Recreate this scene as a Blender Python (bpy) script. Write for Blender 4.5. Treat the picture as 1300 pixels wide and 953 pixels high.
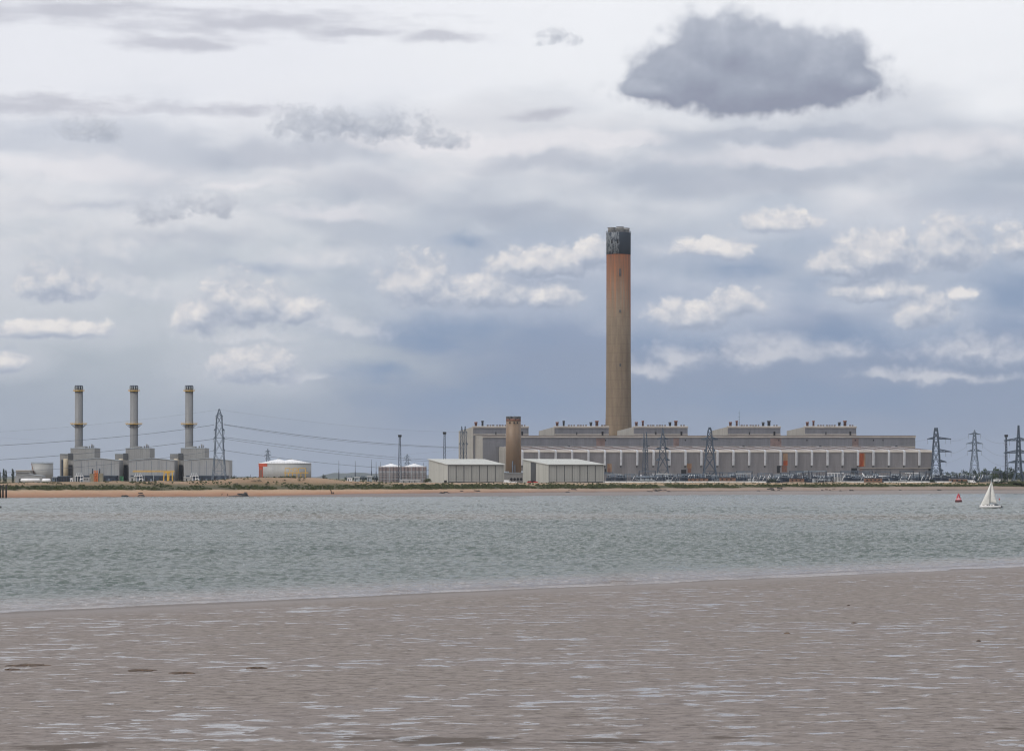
import bpy, bmesh, math, random
import numpy as np
from mathutils import Vector, Matrix, noise as mnoise
random.seed(7)
for o in list(bpy.data.objects): bpy.data.objects.remove(o)
SC = bpy.context.scene
COL = SC.collection
# ------------------------------------------------------------------ camera
F, HZ, H = 3260.0, 606.0, 10.0        # focal length in photo pixels, horizon row, eye height
cam = bpy.data.objects.new('camera', bpy.data.cameras.new('camera')); COL.objects.link(cam)
cam.location = (0, 0, H); cam.rotation_euler = (math.radians(90), 0, 0)
cam.data.sensor_width = 36; cam.data.lens = 36*F/1300
cam.data.shift_y = (HZ-476.5)/1300
cam.data.clip_start = 1; cam.data.clip_end = 60000
SC.camera = cam
# ------------------------------------------------------------------ colour management
SC.view_settings.view_transform = 'Standard'; SC.view_settings.look = 'None'
SC.view_settings.exposure = 0.12; SC.view_settings.gamma = 1; SC.view_settings.use_curve_mapping = False
try:
    SC.cycles.volume_bounces = 0; SC.cycles.max_bounces = 4; SC.cycles.diffuse_bounces = 2; SC.cycles.glossy_bounces = 2
    SC.cycles.use_adaptive_sampling = True; SC.cycles.adaptive_threshold = .02; SC.cycles.filter_width = 1.15; SC.cycles.adaptive_min_samples = 8
except Exception: pass
# ------------------------------------------------------------------ sun
SUN_EL, SUN_AZ = math.radians(42), math.radians(228)      # behind the camera, to the left
sl = bpy.data.lights.new('sun', 'SUN'); sl.energy = 1.5; sl.angle = math.radians(14); sl.color = (1, .95, .88)
sun = bpy.data.objects.new('sun', sl); COL.objects.link(sun)
sd = Vector((math.sin(SUN_AZ)*math.cos(SUN_EL), math.cos(SUN_AZ)*math.cos(SUN_EL), math.sin(SUN_EL)))
sun.rotation_euler = sd.to_track_quat('Z', 'Y').to_euler(); sun.location = (-300, -300, 400)
# ------------------------------------------------------------------ world: clouded sky laid out by azimuth and elevation
def lin(c):
    return tuple(((x/255)/12.92 if x/255 <= .04045 else ((x/255+.055)/1.055)**2.4) for x in c)
world = bpy.data.worlds.new('World'); SC.world = world; world.use_nodes = True
world.cycles.sampling_method = 'MANUAL'; world.cycles.sample_map_resolution = 128
WT = world.node_tree; WT.nodes.clear()
class S:
    """a socket with arithmetic, for writing shader maths"""
    nt = None
    def __init__(s, k): s.k = k
    def _m(op, *a, clamp=False):
        n = S.nt.nodes.new('ShaderNodeMath'); n.operation = op; n.use_clamp = clamp
        for i, x in enumerate(a):
            if isinstance(x, S): S.nt.links.new(x.k, n.inputs[i])
            else: n.inputs[i].default_value = x
        return S(n.outputs[0])
    def __add__(s, o): return S._m('ADD', s, o)
    __radd__ = __add__
    def __sub__(s, o): return S._m('SUBTRACT', s, o)
    def __rsub__(s, o): return S._m('SUBTRACT', o, s)
    def __mul__(s, o): return S._m('MULTIPLY', s, o)
    __rmul__ = __mul__
    def __truediv__(s, o): return S._m('DIVIDE', s, o)
    def max(s, o): return S._m('MAXIMUM', s, o)
    def min(s, o): return S._m('MINIMUM', s, o)
    def clamp(s): return S._m('ADD', s, 0.0, clamp=True)
    def pow(s, o): return S._m('POWER', s, o)
def smooth(x, a, b):
    n = S.nt.nodes.new('ShaderNodeMapRange'); n.interpolation_type = 'SMOOTHSTEP'
    S.nt.links.new(x.k, n.inputs[0]); n.inputs[1].default_value = a; n.inputs[2].default_value = b
    return S(n.outputs[0])
def ramp(x, stops, interp='LINEAR'):
    n = S.nt.nodes.new('ShaderNodeValToRGB'); r = n.color_ramp; r.interpolation = interp
    while len(r.elements) < len(stops): r.elements.new(.5)
    for e, (p, c) in zip(r.elements, stops):
        e.position = p; e.color = (*c, 1) if not isinstance(c, float) else (c, c, c, 1)
    S.nt.links.new(x.k, n.inputs[0]); return S(n.outputs[0])
def mixc(f, a, b, mode='MIX'):
    n = S.nt.nodes.new('ShaderNodeMix'); n.data_type = 'RGBA'; n.blend_type = mode
    for i, x in ((0, f), (6, a), (7, b)):
        if isinstance(x, S): S.nt.links.new(x.k, n.inputs[i])
        elif i == 0: n.inputs[0].default_value = x
        else: n.inputs[i].default_value = (*x, 1)
    return S(n.outputs[2])
def vec(x, y, z=0.0):
    n = S.nt.nodes.new('ShaderNodeCombineXYZ')
    for i, v in enumerate((x, y, z)):
        if isinstance(v, S): S.nt.links.new(v.k, n.inputs[i])
        else: n.inputs[i].default_value = v
    return S(n.outputs[0])
def vm(op, a, b):
    n = S.nt.nodes.new('ShaderNodeVectorMath'); n.operation = op
    for i, x in enumerate((a, b)):
        if x is None: continue
        if isinstance(x, S): S.nt.links.new(x.k, n.inputs[i])
        else: n.inputs[i].default_value = x
    return S(n.outputs[1] if op in ('LENGTH', 'DOT_PRODUCT') else n.outputs[0])
def sep(v):
    n = S.nt.nodes.new('ShaderNodeSeparateXYZ'); S.nt.links.new(v.k, n.inputs[0])
    return S(n.outputs[0]), S(n.outputs[1]), S(n.outputs[2])
DIM = ['2D']          # the sky is a 2-D map, materials use 3-D
def noise(v, scale, detail=4, rough=.5, dist=0.0, color=False):
    n = S.nt.nodes.new('ShaderNodeTexNoise'); n.noise_dimensions = DIM[0]; S.nt.links.new(v.k, n.inputs['Vector'])
    n.inputs['Scale'].default_value = scale; n.inputs['Detail'].default_value = detail
    n.inputs['Roughness'].default_value = rough; n.inputs['Distortion'].default_value = dist
    return S(n.outputs[1 if color else 0])
def voro(v, scale, detail=0.0, rough=.5, smoothness=None):
    n = S.nt.nodes.new('ShaderNodeTexVoronoi'); n.feature = 'SMOOTH_F1' if smoothness else 'F1'; n.voronoi_dimensions = DIM[0]
    S.nt.links.new(v.k, n.inputs['Vector']); n.inputs['Scale'].default_value = scale
    n.inputs['Detail'].default_value = detail; n.inputs['Roughness'].default_value = rough
    if smoothness: n.inputs['Smoothness'].default_value = smoothness
    return S(n.outputs['Distance'])
S.nt = WT
tc = WT.nodes.new('ShaderNodeTexCoord')
dx, dy, dz = sep(S(tc.outputs['Generated']))
AZ = S._m('ARCTAN2', dx, dy); EL = S._m('ARCSINE', dz)
U = AZ*32.6 + 6.5; V = 6.06 - EL*32.6         # hundreds of photo pixels near the view axis
def uv(px, py):
    a = math.atan((px-650)/F); e = math.atan((HZ-py)/F*math.cos(a))
    return 6.5+a*32.6, 6.06-e*32.6
P = vec(U, V)
# warp used by every cloud, coarse and fine
wn = noise(vm('MULTIPLY', P, (1, 1.35, 1)), 1.1, 4, .5, 0, True)
wn2 = noise(vm('MULTIPLY', P, (1, 1.2, 1)), 4.0, 4, .55, 0, True)
W1 = vm('MULTIPLY', vm('SUBTRACT', wn, (.5, .5, .5)), (1.15, .7, 0))
W2 = vm('MULTIPLY', vm('SUBTRACT', wn2, (.5, .5, .5)), (.26, .20, 0))
def field(blobs, off=(0, 0), warp=1.0, flat=1.6):
    p = vm('ADD', P, (off[0], off[1], 0))
    w = vm('MULTIPLY', vm('ADD', W1, W2), (warp, warp, 0))
    p = vm('ADD', p, w)
    f = None
    for (cx, cy, rx, ry) in blobs:
        u, v = uv(cx, cy)
        q = vm('MULTIPLY', vm('SUBTRACT', p, (u, v, 0)), (100/rx, 100/ry, 0))
        q = vm('MAXIMUM', vm('MULTIPLY', q, (1, flat, 0)), vm('MULTIPLY', q, (-1, -1, 0)))
        d = 1.0 - vm('LENGTH', q, None)
        f = d if f is None else f.max(d)
    return f
def puffy(off=(0, 0), sc=1.0):
    p = vm('ADD', P, (off[0], off[1], 0))
    a = noise(vm('MULTIPLY', p, (1, 1.25, 1)), 1.7*sc, 8, .54)
    b = voro(vm('ADD', vm('MULTIPLY', p, (1, 1.2, 1)), W2), 4.2*sc, 3.0, .5)
    return (a-.5)*1.9 + (.42-b)*.62
# --- far layer: gradient by elevation, bluer to the right and low down
nl = noise(vec(U*.42, V*1.0), .9, 6, .5, 0)
nl2 = noise(vec(U*.5+7, V*1.3), 1.6, 7, .52, 0)
Vn = V + (nl-.5)*1.9 + (nl2-.5)*.7
T = Vn/6.06
nsk = WT.nodes.new('ShaderNodeTexSky'); nsk.sky_type = 'NISHITA'; nsk.sun_disc = False
nsk.sun_elevation = SUN_EL; nsk.sun_rotation = SUN_AZ
nish = vm('MULTIPLY', S(nsk.outputs[0]), (.085, .085, .085))
low = ramp(T, [(0, lin((243, 243, 246))), (.20, lin((238, 238, 241))), (.33, lin((213, 214, 220))), (.46, lin((186, 192, 203))),
               (.56, lin((158, 170, 191))), (.68, lin((134, 149, 179))), (.84, lin((130, 145, 174))), (1.0, lin((146, 158, 180)))])
lft = ramp(T, [(0, lin((236, 236, 241))), (.20, lin((234, 234, 239))), (.40, lin((212, 213, 219))), (.55, lin((197, 202, 209))),
               (.68, lin((181, 188, 198))), (.80, lin((167, 176, 189))), (.9, lin((152, 163, 181))), (1.0, lin((156, 166, 182)))])
side = smooth(U + (nl2-.5)*3, 3.0, 7.2)
base = mixc(side, lft, low)
base = mixc(.12, base, nish)
# --- rolls of stratocumulus: broad soft light and dark
st = noise(vec(U*.42+3, V*1.0+1), .85, 6, .46, 0)
st2 = noise(vec(U*.42+2.96, V*1.0+.84), .85, 6, .46, 0)
emb = ((st-st2)*4.2)
rollw = smooth(V, .9, 2.0)*(1.0-smooth(V, 3.3, 4.5))
base = mixc((smooth(st, .48, .66)*rollw*.45).clamp(), base, lin((222, 221, 225)))
base = mixc((smooth(st, .52, .36)*rollw*.40).clamp(), base, lin((154, 164, 182)))
base = mixc((emb*rollw).clamp()*.42, base, lin((236, 234, 236)))
base = mixc(((0.0-emb)*rollw).clamp()*.38, base, lin((168, 176, 191)))
# --- heavy grey undersides and pale tops of the middle deck
GB = [(960,232,340,30),(480,236,120,36),(700,205,150,18),(1210,255,140,26),(350,195,150,22),(230,300,180,24),(650,272,180,22),(1000,172,170,14),(120,262,140,18)]
g1 = field(GB, warp=.55, flat=1.0) + (nl-.5)*1.2
base = mixc(smooth(g1, .0, .9)*.55, base, lin((162, 170, 186)))
GP = [(600,185,260,20),(1000,195,200,24),(1180,185,160,26),(90,215,180,30),(420,270,120,16),(760,178,140,14),(300,235,80,14)]
g2 = field(GP, warp=.5, flat=1.2) + (nl2-.5)*1.3
base = mixc(smooth(g2, .05, .8)*.55, base, lin((232, 229, 232)))
# --- clearer blue between the banks
BG = [(1275,372,90,60),(565,420,170,34),(860,425,120,34),(950,340,130,24),(1130,425,160,30),(1030,360,60,40),(650,510,260,36),(600,308,60,12),(330,345,80,14),(1010,510,260,30),(480,470,90,22)]
b1 = field(BG, warp=.5, flat=1.0) + (nl2-.5)*1.3
sky = base = mixc(smooth(b1, .0, .9)*.78, base, lin((124, 145, 175)))
lowb = smooth(V, 4.5, 5.3)
sky = base = mixc(lowb*.55, base, mixc(smooth(U+(nl-.5)*4, 1.5, 6.0), lin((160, 170, 184)), lin((135, 151, 175))))
# --- softer half-lit banks
CF = [(1245,448,120,30),(990,448,170,28),(100,315,190,36),(430,335,130,30),(445,420,70,30),(1180,478,160,14),(870,455,90,26),(160,370,110,28),(850,318,60,22),(820,470,60,20),(330,430,130,16),(390,480,70,12)]
f1 = field(CF, warp=.6, flat=1.3) + puffy((3.1, 0), .9)*.5
f2 = field(CF, (-.06, -.13), warp=.6, flat=1.3) + puffy((3.04, -.13), .9)*.5
fm = smooth(f1, -.1, .85)
fl = ((f1-f2)*1.1 + .5).clamp()
fcol = ramp(fl, [(0, lin((158, 168, 186))), (.5, lin((188, 193, 204))), (1, lin((220, 219, 222)))])
sky = mixc(fm*.6, sky, fcol)
# --- white cumulus banks, round tops and flatter shaded bases
CU = [(252,404,44,42),(312,392,96,60),(376,398,52,30),(70,362,84,46),(325,466,92,46),(62,420,116,26),(6,460,46,28),
      (532,362,72,58),(606,376,150,40),(694,378,74,34),(694,336,104,36),(748,324,42,30),
      (988,286,76,26),(912,316,78,26),(1202,316,74,60),(1120,330,116,50),(1062,340,58,26),
      (1296,310,54,40),(1108,372,100,28),(1168,398,62,44),(1216,374,32,18),(938,388,50,40),(880,404,84,36)]
SMALLER = .36
pf = puffy((0, 0), 1.15)
CU = [(a, b, c*1.10, d*1.16) for a, b, c, d in CU]
c1 = field(CU, warp=.22, flat=1.55); d1 = c1 + pf*SMALLER
c2 = field(CU, (-.05, -.15), warp=.22, flat=1.55); d2 = c2 + puffy((-.05, -.15), 1.15)*SMALLER
m = smooth(d1, .16, .48)
li = ((d1-d2)*1.15 + .36 + (nl2-.5)*.5).clamp()
ccol = ramp(li, [(0, lin((154, 164, 183))), (.28, lin((174, 181, 195))), (.5, lin((194, 197, 205))), (.75, lin((216, 214, 216))), (1, lin((236, 231, 227)))])
halo = smooth(c1 + pf*.25, -.75, .45)
sky = mixc(halo*.55, sky, mixc(smooth(U, 2, 7), lin((196, 200, 208)), lin((182, 190, 204))))
sky = mixc(m*.80, sky, ccol)
# --- thin grey streaks near the top
TS = [(330,30,300,24),(60,14,220,30),(235,52,120,16),(565,47,100,11),(430,42,120,14),(60,134,180,20),(260,140,170,12),(690,147,60,9)]
t1 = field(TS, warp=.30, flat=1.0) + (noise(vec(U*.7, V*3.4), 2.0, 6, .52)-.5)*1.3
sky = mixc(smooth(t1, .0, .95)*.60, sky, lin((168, 170, 183)))
# --- ragged grey scud
RS = [(425,160,100,42),(385,162,60,36),(490,164,80,32),(555,178,60,20),(105,168,60,30),(208,272,70,24),(266,262,56,24),(708,49,40,14)]
r1 = field(RS, warp=.36, flat=1.3) + puffy((5, 2), 1.6)*.65
r2 = field(RS, (-.04, -.09), warp=.36, flat=1.3) + puffy((4.96, 1.91), 1.6)*.65
rl = ((r1-r2)*.65+.38).clamp()
rcol = ramp(rl, [(0, lin((154, 161, 176))), (1, lin((204, 207, 214)))])
sky = mixc(smooth(r1, .02, .66)*.88, sky, rcol)
# --- the single dark cloud
DC = [(925,66,100,66),(1036,92,100,62),(880,96,104,56),(960,112,190,56),(830,112,54,24),(1084,104,46,34),(975,82,120,60)]
kn = (noise(vm('ADD', P, (8, 5, 0)), 2.6, 5, .48)-.5)*2.2 + (.42-voro(vm('ADD', P, (8, 5, 0)), 3.4, 2.0, .5))*.5
kn2 = (noise(vm('ADD', P, (7.90, 4.83, 0)), 2.6, 5, .48)-.5)*2.2 + (.42-voro(vm('ADD', P, (7.90, 4.83, 0)), 3.4, 2.0, .5))*.5
k1 = field(DC, warp=.12, flat=1.35) + kn*.26
k2 = field(DC, (-.10, -.17), warp=.12, flat=1.35) + kn2*.26
km = smooth(k1, .02, .30)*.8 + smooth(k1, -.08, .12)*.18
kl = ((k1-k2)*.60 + .34 + (1.0-V)*.34 + (nl2-.5)*.5).clamp()
kcol = ramp(kl, [(0, lin((137, 143, 161))), (.40, lin((151, 158, 174))), (.70, lin((172, 178, 191))), (1, lin((204, 208, 216)))])
sky = mixc(km.clamp()*.98, sky, kcol)
# bright cloud deck overhead and behind (above and beside the picture)
over = smooth(V, -.6, -5.0)
DIM[0] = '3D'; on = noise(S(tc.outputs['Generated']), 3.0, 3, .55)
sky = mixc(over, sky, ramp(on, [(.3, lin((185, 190, 202))), (.7, lin((240, 240, 243)))]))
sky = mixc(smooth(V, 6.06, 6.3), sky, lin((120, 120, 118)))
bg = WT.nodes.new('ShaderNodeBackground'); bg.inputs['Strength'].default_value = 0.1
big = vm('MULTIPLY', sky, (10, 10, 10))
WT.links.new(big.k, bg.inputs[0])
wo = WT.nodes.new('ShaderNodeOutputWorld'); WT.links.new(bg.outputs[0], wo.inputs[0])
# ------------------------------------------------------------------ materials
def mat(name, fn):
    m = bpy.data.materials.new(name); m.use_nodes = True
    nt = m.node_tree; nt.nodes.clear(); S.nt = nt
    b = nt.nodes.new('ShaderNodeBsdfPrincipled'); o = nt.nodes.new('ShaderNodeOutputMaterial')
    nt.links.new(b.outputs[0], o.inputs[0]); fn(nt, b); return m
def setin(nt, b, name, v):
    if isinstance(v, S): nt.links.new(v.k, b.inputs[name])
    elif isinstance(v, tuple): b.inputs[name].default_value = (*v, 1)
    else: b.inputs[name].default_value = v
def coords(nt, kind='Object'):
    t = nt.nodes.new('ShaderNodeTexCoord'); return S(t.outputs[kind])
def geo(nt):
    g = nt.nodes.new('ShaderNodeNewGeometry'); return S(g.outputs['Position'])
def bump(nt, b, h, dist, strength=1.0):
    n = nt.nodes.new('ShaderNodeBump'); n.inputs['Strength'].default_value = strength
    n.inputs['Distance'].default_value = dist; nt.links.new(h.k, n.inputs['Height']); nt.links.new(n.outputs[0], b.inputs['Normal'])
def attr(nt, name):
    a = nt.nodes.new('ShaderNodeAttribute'); a.attribute_name = name; return S(a.outputs['Fac'])
def sc(c, k): return tuple(min(1, x*k) for x in c)
def plain(name, c, rough=.7, var=.12, scale=.25, metal=0.0):
    def fn(nt, b):
        p = geo(nt); n = noise(p, scale, 5, .6)
        setin(nt, b, 'Base Color', mixc(smooth(n, .3, .7), sc(c, 1-var), sc(c, 1+var)))
        setin(nt, b, 'Roughness', rough); setin(nt, b, 'Metallic', metal)
    return mat(name, fn)
def cladding(name, c, pitch=1.2, dirt=.18, band=3.2, ang=math.radians(25)):
    """profiled sheet: upright ribs, faint horizontal laps, dirt runs"""
    def fn(nt, b):
        p = geo(nt); x, y, z = sep(p)
        t = x*math.cos(ang)+y*math.sin(ang)+(y*math.cos(ang)-x*math.sin(ang))*.37
        rib = S._m('PINGPONG', t, pitch/2)*(2/pitch)
        lap = smooth(S._m('PINGPONG', z, band/2), .16, .0)
        n = noise(vm('MULTIPLY', p, (1, 1, .16)), .12, 6, .65)
        n2 = noise(vm('MULTIPLY', p, (1, 1, .05)), .5, 4, .6)
        c1 = mixc(smooth(n, .3, .72), sc(c, 1-dirt), sc(c, 1+dirt*.8))
        c1 = mixc(smooth(n2, .5, .75)*.3, c1, sc(c, .65))
        c1 = mixc(lap*.35, c1, sc(c, .6))
        jt = smooth(S._m('PINGPONG', t, pitch*1.6), .22, .0)
        c1 = mixc(jt*.4, c1, sc(c, .55))
        setin(nt, b, 'Base Color', c1); setin(nt, b, 'Roughness', .55)
        bump(nt, b, rib, .12, .5)
    return mat(name, fn)
def rusty(name, c0, c1):
    def fn(nt, b):
        p = geo(nt); n = noise(vm('MULTIPLY', p, (1, 1, .35)), .45, 6, .7)
        setin(nt, b, 'Base Color', ramp(n, [(.35, c0), (.55, c1), (.7, sc(c0, .7))])); setin(nt, b, 'Roughness', .85)
    return mat(name, fn)
M = {}
M['grey_clad'] = cladding('station_cladding', (.225, .215, .222), 1.5)
M['mid_clad'] = cladding('upper_cladding', (.205, .207, .225), 1.3, .15)
M['sunlit_end_clad'] = cladding('sunlit_end_cladding', (.34, .325, .30), 1.5, .12, 4)  # paler, warmer cladding: sunlight on the left ends put into the colour
M['pale_trim'] = plain('pale_trim', (.46, .42, .375), .6, .15, .08)
M['white_rib'] = plain('white_rib', (.52, .53, .56), .5, .1, .4)
M['roof_brown'] = plain('brown_roof', (.115, .085, .08), .8, .25, .1)
M['shed_wall'] = cladding('shed_wall', (.42, .42, .385), .9, .08, 5)
M['shed_door'] = cladding('shed_door', (.37, .37, .345), .6, .07, 9)
M['shed_roof'] = cladding('shed_roof', (.50, .51, .475), 1.0, .07, 60)
M['dark_frame'] = plain('dark_frame', (.06, .065, .07), .6)
M['ccgt_clad'] = cladding('plant_cladding', (.31, .315, .32), 1.1, .07, 6, 0)
M['ccgt_block'] = cladding('boiler_cladding', (.27, .268, .26), 1.6, .10, 4, 0)
M['stack_grey'] = cladding('stack_sheet', (.20, .205, .21), .9, .1, 7.7, 0)
M['beige'] = plain('beige_duct', (.52, .45, .33), .55, .1, .2)
M['dark_blue'] = plain('dark_blue_plant', (.02, .032, .055), .6, .5, .6)
M['pylon_dark'] = plain('pylon_steel', (.06, .085, .12), .6, .3, .3)
M['steel'] = plain('galvanised_steel', (.12, .155, .20), .5, .2, .3)
M['steel_dark'] = plain('dark_steel', (.035, .048, .072), .55, .3, .3)
M['steel_pale'] = plain('pale_steel', (.33, .37, .40), .5, .2, .5)
M['black'] = plain('black_steel', (.02, .021, .024), .7)
M['yellow'] = plain('yellow_paint', (.62, .37, .04), .5, .15, .5)
M['orange'] = rusty('orange_paint', (.46, .12, .045), (.6, .2, .07))
M['redtank'] = plain('red_primer', (.48, .085, .04), .6, .2, .3)
M['white'] = plain('white_paint', (.78, .79, .80), .45, .06, .3)
M['tank_grey'] = cladding('tank_shell', (.33, .335, .33), 9, .08, 2.4, 0)
M['tank_dirty'] = cladding('bund_wall', (.30, .27, .27), 3, .35, 2.2, 0)
M['green_box'] = plain('green_paint', (.03, .16, .07), .6)
M['flue_pale'] = plain('pale_flue', (.55, .54, .52), .6, .15, .3)
M['brick'] = plain('brown_brick', (.20, .115, .08), .85, .3, .6)
M['wallwhite'] = plain('white_perimeter_wall', (.78, .78, .76), .7, .12, .12)
M['vent_brown'] = rusty('rusty_vent', (.14, .075, .06), (.24, .12, .085))
M['vent_grey'] = plain('dark_vent', (.075, .08, .085), .7, .3, .5)
M['rust'] = rusty('rust_run', (.50, .12, .025), (.30, .06, .02))
M['rust_pale'] = rusty('pale_rust', (.36, .27, .18), (.30, .17, .10))
M['rust_soft'] = plain('faint_rust_wash', (.235, .17, .155), .8, .25, .2)
M['opening'] = plain('dark_opening', (.018, .02, .024), .8)
M['red_buoy'] = plain('red_buoy_paint', (.52, .02, .035), .45, .2, 1.0)
M['red_dark'] = plain('weedy_red', (.085, .012, .016), .6, .3, 2.0)
M['sail'] = plain('sailcloth', (.72, .70, .66), .7, .05, .8)
M['hull_white'] = plain('white_hull', (.74, .72, .71), .3, .05, 1)
M['tree'] = plain('foliage', (.04, .065, .026), .8, .45, .35)
M['tree2'] = plain('dark_foliage', (.024, .042, .026), .8, .4, .35)
M['tree3'] = plain('olive_foliage', (.07, .085, .035), .8, .4, .5)
M['bark'] = plain('bark', (.07, .055, .04), .9)
M['wood_dark'] = plain('wet_timber', (.022, .02, .019), .6, .4, 1.5)
M['cable'] = plain('cable', (.11, .13, .16), .6)
M['concrete'] = plain('concrete', (.34, .31, .27), .85, .15, .3)
M['insulator'] = plain('insulator', (.12, .13, .15), .3)
M['skin'] = plain('skin', (.45, .27, .2), .6)
M['cloth_dark'] = plain('dark_jacket', (.03, .035, .05), .8)
M['cloth_red'] = plain('red_cloth', (.5, .05, .05), .8)
M['glass_dark'] = plain('dark_glass', (.02, .025, .03), .15)
M['feather'] = plain('feather', (.05, .045, .04), .8)
M['feather_white'] = plain('white_feather', (.8, .8, .8), .7)
M['car_red'] = plain('red_car_paint', (.5, .03, .03), .3)
M['car_white'] = plain('white_car_paint', (.75, .75, .75), .3)
M['weed'] = plain('weed_mat', (.085, .055, .036), .8, .5, 2.5)

def _chim(nt, b):
    p = geo(nt); x, y, z = sep(p)
    o = coords(nt); ox, oy, oz = sep(o)
    ang = S._m('ARCTAN2', ox, oy*-1.0)                 # 0 faces the river
    c = vec(ang*2.2, z*.02)
    n = noise(c, 1.5, 6, .62); st = noise(vec(ang*6.0, z*.008), 1.2, 5, .7)
    conc = mixc(smooth(n, .3, .7), (.175, .132, .090), (.25, .192, .135))
    lift = smooth(S._m('PINGPONG', z, 4.2), .3, .0)
    conc = mixc(lift*.42, conc, (.11, .075, .05))
    conc = mixc(smooth(noise(vec(ang*3, z*.06), 1.0, 4, .6), .55, .75)*.25, conc, (.115, .09, .07))
    hz = (z-118.0)/102.0                                # rust runs down from the cap
    r = (hz + (st-.5)*1.15 + smooth(ang, .4, 1.5)*.30)
    rf = smooth(r, .38, 1.02)
    rc = mixc(smooth(st, .42, .62), (.10, .04, .022), (.31, .105, .035))
    cc = mixc(rf*.92, conc, rc)
    cc = mixc(smooth(hz+(st-.5)*.25, .93, 1.0)*.5, cc, (.22, .05, .015))
    setin(nt, b, 'Base Color', cc); setin(nt, b, 'Roughness', .85)
M['chimney'] = mat('chimney_concrete', _chim)
M['chimney_small'] = cladding('short_stack_concrete', (.215, .15, .10), 4, .2, 6, 0)
M['beige_olive'] = plain('olive_panel', (.23, .21, .15), .6, .2, .3)
M['bund_top'] = rusty('rusty_upper_panel', (.20, .15, .15), (.30, .25, .25))
M['blue_panel'] = plain('blue_panel', (.05, .13, .22), .5, .2, .5)
M['buoy_pale'] = plain('faded_red_band', (.62, .30, .33), .5, .2, 2)
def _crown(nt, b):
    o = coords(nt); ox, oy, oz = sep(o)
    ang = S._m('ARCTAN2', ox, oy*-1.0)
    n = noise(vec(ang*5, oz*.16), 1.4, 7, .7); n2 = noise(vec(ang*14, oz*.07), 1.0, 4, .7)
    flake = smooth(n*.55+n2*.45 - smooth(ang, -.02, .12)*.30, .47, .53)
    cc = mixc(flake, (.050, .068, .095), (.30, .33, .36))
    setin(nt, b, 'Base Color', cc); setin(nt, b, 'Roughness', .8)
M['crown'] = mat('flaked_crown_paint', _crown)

def _mud(nt, b):
    p = geo(nt); x, y, z = sep(p)
    s = (y-229.8-x*1.054)/1.453                          # metres past the water's edge
    warp = noise(vm('MULTIPLY', p, (.5, .5, 0)), .9, 3, .5, 0, True)
    pw = vm('ADD', p, vm('MULTIPLY', vm('SUBTRACT', warp, (.5, .5, .5)), (1.4, 1.6, 0)))
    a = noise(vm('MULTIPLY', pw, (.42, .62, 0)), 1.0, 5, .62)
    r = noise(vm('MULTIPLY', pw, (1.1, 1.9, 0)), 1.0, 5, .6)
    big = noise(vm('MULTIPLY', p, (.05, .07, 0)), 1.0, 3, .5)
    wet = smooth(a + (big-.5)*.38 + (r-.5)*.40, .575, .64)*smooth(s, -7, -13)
    edge = smooth(s, -11, -3)                             # smooth film of wet mud by the water
    fine = noise(vm('MULTIPLY', p, (1.5, 1.7, 0)), 1.0, 6, .75)
    ln = noise(vm('MULTIPLY', pw, (.5, 1.2, 0)), 1.0, 6, .65)
    c = mixc(smooth(r, .25, .75), (.168, .139, .117), (.258, .220, .194))
    c = mixc(smooth(ln, .52, .66)*.5, c, (.29, .255, .24))
    c = mixc(smooth(ln, .46, .36)*.6, c, (.070, .052, .042))
    c = mixc(smooth(fine, .50, .38)*.8, c, (.075, .056, .046))
    c = mixc(smooth(fine, .52, .66)*.5, c, (.29, .245, .225))
    c = mixc(smooth(big, .35, .65)*.3, c, (.20, .17, .165))
    c = mixc(wet*.6, c, (.22, .205, .20))  # puddle base raised to paint in some of the reflected sky
    c = mixc(edge*.5, c, (.19, .163, .15))
    c = mixc(smooth(s+(a-.5)*3, -2.6, -1.2)*.7, c, (.11, .088, .075))
    dk = smooth(noise(vm('MULTIPLY', p, (.12, .17, 0)), 1.0, 5, .6) - smooth(y, 93, 128)*.35, .565, .62)
    c = mixc(dk*.8, c, (.06, .04, .025))
    setin(nt, b, 'Base Color', c)
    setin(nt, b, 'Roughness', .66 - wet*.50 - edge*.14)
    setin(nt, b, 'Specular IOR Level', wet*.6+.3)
    hh = r*.9 + fine*.35
    n = nt.nodes.new('ShaderNodeBump'); n.inputs['Distance'].default_value = .10
    nt.links.new((1.0-wet*.9).k, n.inputs['Strength']); nt.links.new(hh.k, n.inputs['Height']); nt.links.new(n.outputs[0], b.inputs['Normal'])
M['mud'] = mat('tidal_mud', _mud)
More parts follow.
